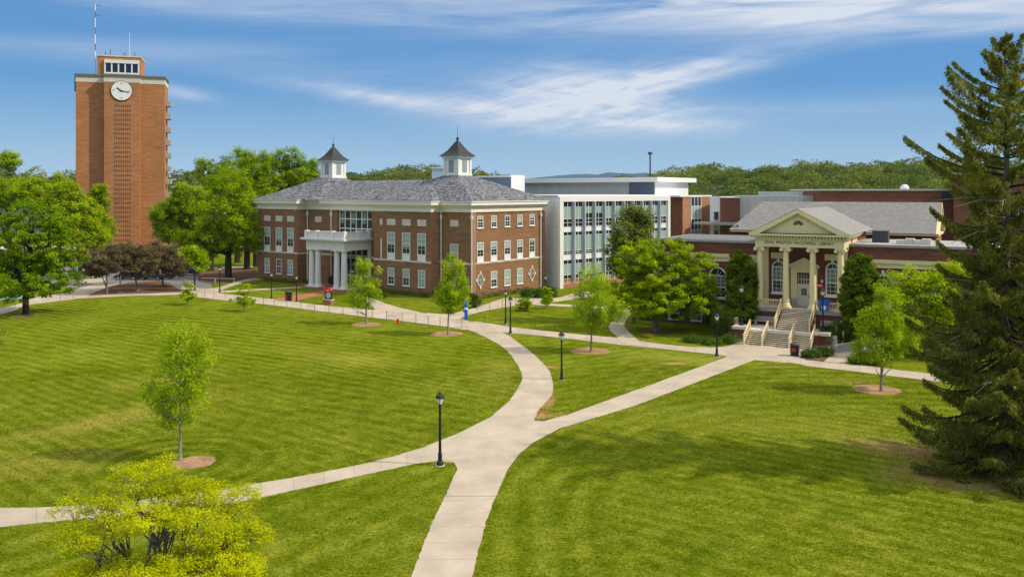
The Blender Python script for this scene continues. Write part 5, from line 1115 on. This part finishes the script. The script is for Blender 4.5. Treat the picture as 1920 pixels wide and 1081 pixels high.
car(G(240,524),rad(178),(.02,.02,.025),'left one of two black cars behind the plum trees')
car(G(285,524),rad(182),(.025,.025,.03),'black car behind the plum trees, beside the other black car')

# ------------------------------------------------------------------ far buildings behind the trees
def block(x0,x1,yt,Y,dep,deg,mat,lb,name='brick_building',rows=0,n=0,roofm='stone'):
    c=GD(x0,yt,Y); F=Frame(c.x,c.y,deg); r=empty(name,(c.x,c.y,0),F.a,lb,'building'); w_=F.P(x1)[0]; zt=c.z
    MB().box(0,w_,0,dep,0,zt).build('wall',mat,r); MB().box(-.2,w_+.2,-.25,dep,zt,zt+.5).build('roof',M[roofm],r)
    for k in range(rows):
        for i in range(n): bwin(r,(lambda s,t,z:(s,-t,z)),w_*(i+.5)/n,zt-3.2-k*3.6,zt-1.3-k*3.6,1.6,blind=.5,cols=1,rows=1)
block(322,420,352,262,14,0,M['back_brick'],'red brick block partly seen behind the trees right of the tower','brick_building',2,7)
block(385,482,440,225,12,0,M['tan_brick'],'low orange brick building behind the oak trunks','brick_building',1,8)
block(-40,150,470,230,12,0,M['back_brick'],'low brick building hidden behind the big green tree at the left','brick_building',1,9)
block(452,520,341,300,12,-5,M['metal_grey'],'grey roofed building peeking through the trees left of the hall roof','grey_building',1,4)
c=GD(822,316,520); wt=empty('water_tank_block',(c.x-4,c.y,0),0,'small blue-white block on the tree line between the two cupolas','building')
MB().box(0,8,0,8,0,c.z).build('wall',plain('blue_white_wall',(.50,.62,.72),.4,.05),wt); MB().box(-.4,8.4,-.4,8.4,c.z,c.z+.8).build('roof',M['metal_white'],wt)

# ------------------------------------------------------------------ hills
def hillmesh(name,prof,Y0,Y1,mat,drop=0):
    """ridge following (px, py) as seen over distance Y1, sloping down toward Y0"""
    mb=MB(); n=len(prof); rows=5
    for r in range(rows):
        t=r/(rows-1); Y=Y0+(Y1-Y0)*t
        for x,y in prof: p=GD(x,y,Y1); mb.v.append(((x-CX)/FPX*Y1+ (0),Y,max(-.5,(p.z-drop)*t**.8-.5)))
    for r in range(rows-1):
        for i in range(n-1): a=r*n+i; mb.f.append((a,a+1,a+n+1,a+n))
    b=(rows-1)*n; L0=len(mb.v)
    for i in range(n): v=mb.v[b+i]; mb.v.append((v[0],v[1]+(Y1-Y0),-.5))
    for i in range(n-1): mb.f.append((b+i,b+i+1,L0+i+1,L0+i))
    return tag(mb.build(name,mat,smooth=True),kind='structure')
hg=plain('wooded_ground',(.06,.085,.025),.95,.3,.05)
hp=[(1120,348),(1200,346),(1235,335),(1290,326),(1340,320),(1370,328),(1410,329),(1450,323),(1530,317),(1600,319),(1700,316),(1840,316),(1960,313),(2100,318)]
hillmesh('wooded_hill',hp,360,560,hg,0)
hm=[(560,350),(640,332),(690,334),(735,328),(790,320),(835,328),(900,331),(960,345)]
hillmesh('middle_hill',hm,420,600,hg,0)
hl=[(-150,330),(0,332),(100,330),(180,340),(310,335),(420,336),(520,345)]
hillmesh('left_hill',hl,330,480,hg,0)
def woods(name,prof,Y0,Y1,count,rad_,lb,per=150,leaf=1.15):
    xs=np.array([p[0] for p in prof]); ys=np.array([p[1] for p in prof]); C=[];T=[]
    for k in range(count):
        x=rng.uniform(xs[0],xs[-1]); t=rng.uniform(.2,1.03)**.7; Y=Y0+(Y1-Y0)*t; yt=np.interp(x,xs,ys); zr=CAMZ-(yt-YH)/FPX*Y1; z=max(0,zr*min(1,t)**.8)
        r=rad_*rng.uniform(.7,1.35); X=(x-CX)/FPX*Y1; tn=rng.uniform(0,1); m=int(per*(r/rad_)**2); d=rng.normal(size=(m,3)); d/=np.linalg.norm(d,axis=1)[:,None]; d[:,2]=np.abs(d[:,2])*1.15-.25
        lump=1+.25*np.sin(d[:,0]*5+k)*np.sin(d[:,1]*4+2*k)*np.sin(d[:,2]*6+k)
        P=np.array([X,Y,z-1.0+rng.uniform(-1.0,1.5)])+d*r*lump[:,None]*(rng.uniform(.75,1.0,m))[:,None]; C.append(P); T.append(np.clip(tn*.75+rng.uniform(0,.3,m),0,1))
    C=np.vstack(C); T=np.concatenate(T); o=leafmesh(name,C,leaf*rng.uniform(.7,1.4,len(C)),T,LF['wood'],None,bias=.5,slim=.8); return tag(o,lb,'woods',kind='stuff')
woods('far_woods',hp,370,556,620,6.5,'spring woods covering the hill behind the library and brick blocks',300,1.0)
woods('far_woods',hm,430,596,200,6.5,'wooded rise seen between the two cupolas',220,1.1)
woods('far_woods',hl,340,476,220,6.0,'distant tree line behind the tower at the left',220,1.0)
mt=[(700,352),(900,345),(985,337),(1010,334),(1040,331),(1070,328.5),(1100,327.5),(1120,329),(1140,324.5),(1160,326),(1185,327),(1210,325),(1240,330),(1400,338),(1700,345)]
mb=MB(); Ym=8600
for x,y in mt: p=GD(x,y-1.5,Ym); mb.v+= [(p.x,Ym-900,0),(p.x,Ym,p.z),(p.x,Ym+400,0)]
for i in range(len(mt)-1): a=3*i; mb.f+= [(a,a+3,a+4,a+1),(a+1,a+4,a+5,a+2)]
tag(mb.build('mountain_ridge',plain('mountain_forest',(.02,.06,.10),.95,.2,.002),smooth=True),kind='structure')

# ------------------------------------------------------------------ trees
def gt(name,lb,cat,x,y,top,ext,lobes_rel,mat,bmat,**k):
    """lobes_rel: (px centre, py centre, half width px, half height px) in the photo at the tree's own distance"""
    base=G(x,y); s=base.y/FPX; lo=[]
    for (cx,cy,hw,hh) in lobes_rel: 
        lo.append(((cx-x)*s, random.uniform(-.15,.15)*hw*s, (y-cy)*s, hw*s*.97, hw*s*ext, hh*s*.92))
    return tree(name,lb,cat,base,lo,mat,bmat,**k)
T=gt
T('green_tree','large bright green tree at the left edge beside the tennis court walk','tree',48,588,345,.9,[(60,450,80,66),(20,485,62,78),(100,470,58,75),(55,520,95,45),(60,402,52,34),(112,428,30,30)],LF['green'],M['bark_dark'],nclump=430,cr=.58,per=66,leaf=.24,trunk_r=.38,limbs=90,lo=.5,vase=True,lz=2.6,flat=.6)
T('young_tree','young tree with a loose upright crown near the viewer, left of the nearest lamp','tree',338,862,600,.9,[(338,705,56,84),(335,652,36,62),(374,660,26,38),(370,738,36,48),(303,735,38,42),(343,625,22,30),(330,770,44,34)],LF['young'],M['bark_pale'],dens=1.0,nclump=190,cr=.42,per=75,leaf=.125,trunk_r=.10,limbs=60,lo=.2,trunk_top=.92,limb_r=.22,flat=1.0)
T('young_tree','slim young tree in front of the hall portico','tree',687,607,475,.9,[(684,530,30,50),(668,552,22,22),(700,545,18,28),(682,495,15,18),(655,560,12,12)],LF['young'],M['bark_pale'],dens=1.0,nclump=120,cr=.5,per=65,leaf=.19,trunk_r=.11,limbs=30,lo=.25,trunk_top=.9,flat=1)
T('young_tree','rounded young tree at the corner of the hall, left of the blue pillar','tree',840,627,475,.9,[(846,530,30,52),(838,560,27,30),(850,500,20,26),(866,550,14,25)],LF['young'],M['bark_pale'],dens=1.0,nclump=150,cr=.5,per=75,leaf=.19,trunk_r=.10,limbs=30,lo=.25,trunk_top=.9,flat=1)
T('young_tree','young tree in a mulch ring on the triangular lawn','tree',1108,660,488,.9,[(1118,560,46,48),(1112,525,36,38),(1100,590,34,26),(1145,580,26,30),(1120,600,36,18)],LF['young'],M['bark_pale'],dens=1.0,nclump=190,cr=.5,per=70,leaf=.17,trunk_r=.10,limbs=45,lo=.2,trunk_top=.92,flat=1)
T('young_tree','bright young tree in a mulch ring left of the spruce','tree',1652,733,530,.9,[(1660,615,44,62),(1650,650,50,38),(1662,570,28,36),(1690,625,36,36),(1630,600,26,30)],LF['young'],M['bark_pale'],dens=1.0,nclump=230,cr=.45,per=80,leaf=.15,trunk_r=.11,limbs=50,lo=.2,trunk_top=.92,flat=1)
def sapling(x,y,ws,top,lb):
    s=G(x,y).y/FPX; T('sapling',lb,'sapling',x,y,top,.9,[(x,(top+y)/2-4,ws*.62,(y-top)*.36),(x,y-(y-top)*.35,ws,(y-top)*.16)],LF['yellow'],M['bark_grey'],nclump=34,cr=.34,per=42,leaf=.19,trunk_r=.045,limbs=22,lo=.3,trunk_top=.95,flat=.5,limb_r=.4)
sapling(352,571,17,522,'small leafy sapling at the far corner of the oval lawn')
sapling(457,583,24,527,'wide little yellow-green sapling on the oval lawn below the hall')
sapling(986,583,18,558,'very small sapling on the middle lawn beside the narrow walk')
sapling(1025,578,14,536,'small upright sapling beside the lamp by the white metal wall')
T('broad_tree','broad yellow-green multi-stemmed tree between the glass building and the library','tree',1230,620,440,.85,[(1245,520,80,55),(1195,490,48,42),(1300,510,50,48),(1250,565,100,32),(1180,540,40,38),(1320,555,34,32),(1255,470,50,26)],LF['magnolia'],M['bark_grey'],nclump=420,cr=.50,per=80,leaf=.22,trunk_r=.36,limbs=90,vase=True,lz=1.2,lo=.5,bias=.5,flat=.6)
T('olive_tree','taller olive-green tree rising behind the broad tree, before the glass building','tree',1187,604,380,.85,[(1186,440,42,52),(1182,480,46,50),(1190,405,27,24)],LF['olive'],M['bark_grey'],nclump=120,cr=.75,per=110,leaf=.24,trunk_r=.2,limbs=22,lo=.5)
T('evergreen','dark rounded evergreen left of the library portico','evergreen tree',1390,626,468,.9,[(1390,530,27,58),(1391,575,28,36),(1389,495,17,26)],LF['holly'],M['bark_dark'],nclump=330,cr=.36,per=120,leaf=.19,trunk_r=.12,limbs=8,lo=.8)
T('evergreen','taller dark egg-shaped evergreen right of the library portico','evergreen tree',1602,648,470,.9,[(1612,545,36,62),(1614,580,33,40),(1612,505,24,34)],LF['holly'],M['bark_grey'],nclump=400,cr=.36,per=120,leaf=.18,trunk_r=.13,limbs=8,lo=.8)
T('yellow_tree','wide bright yellow-green tree behind the spruce, right of the evergreen','tree',1735,668,485,.8,[(1735,560,62,52),(1700,530,40,34),(1775,525,45,36),(1740,610,70,34),(1800,580,45,40)],LF['yellow'],M['bark_grey'],nclump=230,cr=.6,per=100,leaf=.2,trunk_r=.2,limbs=30,lo=.5)
for (x,y,tp,l,lb) in ((200,550,462,[(200,488,42,26),(180,500,26,22)],'leftmost purple-brown plum tree in the mulch bed, with a leaning trunk'),
    (257,546,450,[(257,490,44,36),(235,475,30,22)],'middle purple-brown plum tree in the mulch bed before the tower'),
    (305,538,448,[(312,488,38,34),(330,498,28,24),(300,470,28,20)],'rightmost purple-brown plum tree in the mulch bed'),
    (226,534,455,[(226,480,34,24)],'purple-brown plum tree at the back of the mulch bed, half hidden')):
    T('plum_tree',lb,'plum tree',x,y,tp,.9,l,LF['plum'],M['bark_grey'],nclump=200,cr=.5,per=72,leaf=.19,trunk_r=.17,limbs=70,vase=True,lz=1.0,lo=.3,group='purple plum trees in the mulch bed',trunk_top=.55,flat=.7)
for (x,y,l,lb,bm,nc) in ((428,523,[(425,400,62,60),(400,445,52,36),(455,440,50,40),(430,350,42,40),(350,450,26,20)],'dark-trunked oak nearest the hall, widest crown of the oaks','bark_dark',270),
    (395,507,[(345,400,48,46),(320,425,38,34),(360,370,38,34),(300,400,24,22)],'oak leaning over toward the tower, its crown beside the brick','bark_dark',220),
    (463,505,[(475,390,50,62),(470,335,34,42),(490,440,32,40),(495,305,14,26),(462,305,12,24)],'tall oak close to the left end of the hall','bark_dark',210),
    (480,500,[(540,350,46,44),(570,335,36,36),(515,320,26,36),(545,300,14,26),(525,296,10,22),(562,300,12,24),(585,318,12,26)],'feathery bright oak rising behind the left cupola','bark_dark',230),
    (445,492,[(450,330,48,36),(410,335,40,30),(385,312,20,18),(445,298,14,24),(470,300,12,26),(425,305,12,20)],'light green oak at the back of the oak grove','bark_dark',170)):
    T('oak_tree',lb,'oak tree',x,y,0,.8,l,LF['oak'],M[bm],nclump=int(nc*1.5),cr=.80,per=70,leaf=.30,trunk_r=.6,limbs=60,lo=.4,vase=True,lz=4.0,group='oaks between the tower and the hall',flat=.8)
for (x,y,l,lb,mt_,nc) in ((150,520,[(140,405,50,44),(172,440,32,28),(120,368,38,32)],'yellow-green tree behind the big green tree, touching the tower','yellow',190),
    (178,512,[(178,390,24,34),(184,430,28,34),(188,362,12,18)],'thin yellow-green tree leaning before the foot of the tower','oak',110),
    (95,508,[(90,364,50,32),(60,360,40,30),(108,340,12,16)],'yellow-green tree at the back left, between the big tree and the tower','yellow',150),
    (20,505,[(15,362,48,32),(-20,356,40,32)],'yellow-green tree behind the big green tree at the left edge','oak',130),
    (15,500,[(17,303,19,16)],'sparse tree top sticking up at the left edge','young',26),
    (365,545,[(368,482,17,12),(355,474,12,8),(376,494,12,8)],'small yellow-green tree between the plum trees and the oaks','oak',26)):
    T('yellow_green_tree',lb,'tree',x,y,0,.8,l,LF[mt_],M['bark_dark'],nclump=int(nc*1.5),cr=.75,per=72,leaf=.31,trunk_r=.32 if nc>60 else .12,limbs=50,lo=.4,vase=True,lz=3.0,group='yellow-green trees around the tower',flat=.8)
p=G(-40,690); T('bare_twig_tree','thin twiggy branch tips of a tree entering at the left edge','tree',-38,700,600,.9,[(-22,632,34,30)],LF['olive'],M['bark_grey'],nclump=34,cr=.4,per=40,leaf=.13,trunk_r=.08,limbs=34,lo=.3)

# short grass tufts standing on the nearer lawns
def tufts():
    C=[]; holes=[(G(363,866).xy,1.35),(G(1107,658).xy,2.2),(G(1643,730).xy,2.0),(G(825,872).xy,.32)]
    for P in LAWNS:
        A_=np.array([(p[0],p[1]) for p in P]); x0,x1=max(A_[:,0].min(),-42),min(A_[:,0].max(),44); y0,y1=max(A_[:,1].min(),30),min(A_[:,1].max(),78)
        n=int((x1-x0)*(y1-y0)*95); X=rng.uniform(x0,x1,n); Y=y0+(y1-y0)*rng.uniform(0,1,n)**1.25; ok=np.abs(X)<Y*.64
        ins=np.zeros(n,bool); j=len(A_)-1
        for i in range(len(A_)):
            xi,yi=A_[i]; xj,yj=A_[j]; cnd=((yi>Y)!=(yj>Y))&(X<(xj-xi)*(Y-yi)/((yj-yi) if yj!=yi else 1e-9)+xi); ins^=cnd; j=i
        ok&=ins
        for h,r in holes: ok&=((X-h.x)**2+(Y-h.y)**2)>r*r
        C.append(np.stack([X[ok],Y[ok],rng.uniform(.0,.035,ok.sum())],1))
    C=np.vstack(C); print('tufts',len(C)); n=len(C)
    cl=np.sin(C[:,0]*1.3+np.sin(C[:,1]*.9)*2)*np.sin(C[:,1]*1.1+np.cos(C[:,0]*.7)*2)
    o=leafmesh('grass_tufts',C,rng.uniform(.05,.12,n),np.clip(rng.uniform(0,1,n)*.85+.12*cl,0,1),LF['grass'],None,bias=.9,slim=.5); tag(o,'short grass tufts of the nearer mown lawns','grass',kind='stuff')
tufts()

# foreground tree, seen from above
def front_tree():
    Y=24.0; s=Y/FPX; c=GD(288,960,Y); lo=[]
    for (cx,cy,hw,hh,dy) in ((270,885,80,14,1.2),(180,940,85,18,.2),(400,935,85,20,.8),(300,960,110,24,-.4),(430,1000,70,26,-.6),(150,1010,70,16,-1.0),(370,1060,110,30,-1.2),(250,1075,130,26,-1.0),(450,1060,45,22,-.3),(130,1085,60,18,-.6),(330,910,60,14,.9)):
        q=GD(cx,cy,Y+dy); lo.append((q.x-c.x,q.y-c.y,q.z,hw*s,hw*s*.75,hh*s*.8))
    t=tree('honey_locust','yellow-lime spreading tree at the bottom left, seen from above','tree',(c.x,c.y,0),lo,LF['lime'],M['bark_grey'],nclump=400,cr=.27,per=105,leaf=.060,trunk_r=.13,limbs=260,multi=5,lo=.15,trunk_top=.45,limb_r=.14,flat=.5,bias=1.0,slim=.6,dens=1.75,lz=3.6,vase=True); return t
front_tree()

# spruce
def spruce():
    b=G(1886,884); root=empty('spruce',b,0,'tall dark drooping spruce filling the right edge','spruce'); H=25.2; s=b.y/FPX
    tr=MB(); tr.tube([(random.uniform(-.05,.05),random.uniform(-.05,.05),z) for z in (-.1,1,4,8,12,16,20,23,H)],[.42,.36,.32,.27,.22,.17,.11,.07,.02],9); tr.build('trunk',M['bark_grey'],root,smooth=True)
    prof=[(0,4.6),(1.5,5.4),(4,6.0),(6,6.0),(8.5,5.6),(10.5,4.7),(12,4.2),(14,3.5),(15.5,3.6),(17,4.9),(19.5,4.5),(21,3.3),(22.5,2.1),(24,1.1),(H,.25)]
    zs=[p[0] for p in prof]; rs=[p[1] for p in prof]; br=MB(); dead=MB(); C=[];Dd=[];S=[];TT=[]
    z=1.2; az=0
    while z<H-.3:
        for k in range(4 if z>14 else 5):
            az+=2.4+random.uniform(-.3,.3); Lb=np.interp(z,zs,rs)*random.choice((.6,.75,.85,.95,1.0) if z<14 else (.35,.55,.8,1.0,1.25))*random.uniform(.88,1.03)
            up=np.interp(z,[0,6,12,18,H],[-.30,-.12,.10,.38,.75]); z0=z+random.uniform(-.2,.2); pts=[]; n=9
            for i in range(n+1):
                t=i/n; droop=-.22*math.sin(t*math.pi*.75)*(1 if z<15 else .35)+.16*t**3; h=Lb*(up*t+droop); pts.append(Vector((math.cos(az+.12*t)*Lb*t,math.sin(az+.12*t)*Lb*t,max(.15,z0+h))))
            r0=.03+.012*Lb; br.tube(pts,[r0*(1-.88*i/n) for i in range(n+1)],5)
            dens_=1.0 if z>3 else .9
            m=int(Lb*np.interp(z,[0,8,14,20],[112,112,108,100]))
            for q in range(m):
                t=random.uniform(.16,1)**.8; i=min(n-1,int(t*n)); f=t*n-i; p=pts[i].lerp(pts[i+1],f); d=(pts[i+1]-pts[i]).normalized(); side=Vector((-d.y,d.x,0))*random.choice((-1,1))
                w_=random.uniform(0,1)*(.34*Lb*(1-t)**.8+.20)*random.uniform(.5,1); pd_=p+side*w_+d*w_*.45; hang=random.uniform(0,1)**1.3*(.55 if z<17 else .25)*(.4+w_); 
                for e in range(3):
                    C.append((pd_.x+random.gauss(0,.035),pd_.y+random.gauss(0,.035),max(.08,pd_.z-hang-e*.07))); dv=(side*.35+d*.4+Vector((0,0,-.9 if hang>.12 else -.25))).normalized(); Dd.append(tuple(dv)); S.append(random.uniform(.11,.23)); TT.append(random.random()*.8+.2*t)
        z+=np.interp(z,[0,10,20,H],[.42,.46,.56,.46])
    for k in range(26):      # bare grey twigs
        z=random.uniform(5,16); a=random.uniform(2.3,5.5); l=random.uniform(2,4.6); MB().tube([(0,0,z),(math.cos(a)*l*.5,math.sin(a)*l*.5,z+.1),(math.cos(a)*l,math.sin(a)*l,z-.3+random.uniform(-.3,.8))],[.05,.035,.012],5).build('bare_branch',M['bark_pale'],root)
    br.build('branch_mass',M['bark_dark'],root); D.objects['branch_mass'].name='branches'; pass
    leafmesh('foliage',np.array(C),np.array(S),np.array(TT),LF['spruce'],root,bias=.1,slim=.38,dirs=np.array(Dd)); print('spruce leaves',len(C))
spruce()

# ------------------------------------------------------------------ shrubs and hedges
def sh(x,y,w,h,mat,lb,name='shrub',grp=None,**k):
    p=G(x,y); s=p.y/FPX; return shrub(name,lb,p,(0,0,h*s*.5,w*s*.5,w*s*.45,h*s*.5),LF[mat],group=grp,**k)
sh(1357,632,44,60,'shrub','cone shaped green shrub beside the lamp left of the library steps','conical_shrub',n=60,cr=.35,per=90,leaf=.14)
for i,(x,y,w,h) in enumerate(((1300,641,44,10),(1335,645,46,12),(1368,643,36,14))):
    sh(x,y,w,h,'hedge',('low spreading ground shrub farthest from the library steps','low spreading ground shrub behind the plaza corner lamp','low spreading ground shrub beside the left pier')[i],'low_shrub',n=34,cr=.25,per=70,leaf=.13)
for i,(x,y,w,h) in enumerate(((1255,600,30,18),(1275,603,30,20),(1310,606,32,22),(1340,612,34,22),(1215,598,34,14))):
    sh(x,y,w,h,'shrub',('round dark shrub under the leftmost basement window','round dark shrub right of the leftmost basement window','round dark shrub between the basement windows','round dark shrub under the right basement window','low shrub behind the trunks of the broad tree')[i],'round_shrub',n=34,cr=.3,per=70,leaf=.15)
for i,(x,y,w,h) in enumerate(((1548,650,44,40),(1572,648,50,46),(1600,650,40,30))):
    sh(x,y,w,h,'shrub',('dark bushy shrub just right of the right pier','tallest dark bushy shrub under the evergreen','dark bushy shrub above the curved wall')[i],'bushy_shrub',n=50,cr=.32,per=90,leaf=.15)
for i,(x,y,w,h) in enumerate(((1522,670,34,14),(1548,668,36,16),(1612,682,44,18),(1645,684,40,22))):
    sh(x,y,w,h,'hedge',('low reddish-green plant bed beside the litter bin','low plant bed against the ramp edge','low shrub on the far side of the ramp','low shrub behind the bright young tree')[i],'low_shrub',n=34,cr=.25,per=80,leaf=.13)
for i,(x,y,w,h) in enumerate(((990,558,30,16),(1010,558,26,15),(1033,556,22,14))):
    sh(x,y,w,h,'hedge',('left of three leafy shrubs at the hall back corner','middle one of three leafy shrubs at the hall back corner','right of three leafy shrubs, before the white metal wall')[i],'leafy_shrub',n=40,cr=.35,per=80,leaf=.2)
sh(889,577,24,26,'shrub','dark shrub at the near corner of the hall','corner_shrub',n=30,cr=.35,per=80,leaf=.18)
sh(718,558,14,10,'shrub','small round shrub at the right pavilion corner near the portico','corner_shrub',n=16,cr=.25,per=60,leaf=.15)
def hedge(lb,F,x0,x1,y,h,w,side=False):
    r=empty('hedge',F.W(*( (y,x0) if side else (x0,y))),F.a,lb,'hedge'); n=int(abs(x1-x0)*120*w); a=rng.uniform(0,abs(x1-x0),n); C=np.stack([(rng.uniform(-w/2,w/2,n) if side else a),(a if side else rng.uniform(-w/2,w/2,n)),rng.uniform(.02,1,n)**.7*h*(1+.25*np.sin(a*3))],1)
    leafmesh('foliage',C,rng.uniform(.12,.26,n),rng.uniform(0,1,n),LF['shrub'],r,bias=.4)
xa=HF.P(712,ly=-2.8)[0]; xb=HF.P(808,ly=-2.8)[0]; hedge('low clipped hedge along the right pavilion of the hall',HF,xa,xb,-2.9,.75,.9)
xa=HF.P(492,ly=-2.8)[0]; xb=HF.P(556,ly=-2.8)[0]; hedge('low clipped hedge along the left pavilion of the hall',HF,xa,xb,-2.9,.6,.8)
hedge('low hedge along the sunlit side wall of the hall',HF,1.2,13.5,1.1,.7,.9,side=True)
hedge('low hedge along the recessed wall between left pavilion and portico',HF,HF.P(562,ly=-.8)[0],HF.P(577,ly=-.8)[0],-.8,.6,.7)

mh=D.materials.new('haze_air'); mh.use_nodes=True; t=mh.node_tree; t.nodes.remove(t.nodes['Principled BSDF']); pv=t.nodes.new('ShaderNodeVolumePrincipled')
pv.inputs['Color'].default_value=(.50,.66,.95,1); pv.inputs['Density'].default_value=.000032; pv.inputs['Anisotropy'].default_value=0.0; t.links.new(pv.outputs[0],t.nodes['Material Output'].inputs['Volume'])
tag(MB().box(-9800,9800,-320,9600,-1.0,216).build('haze',mh),'thin pale blue air that softens the distant ridge','haze',kind='stuff')
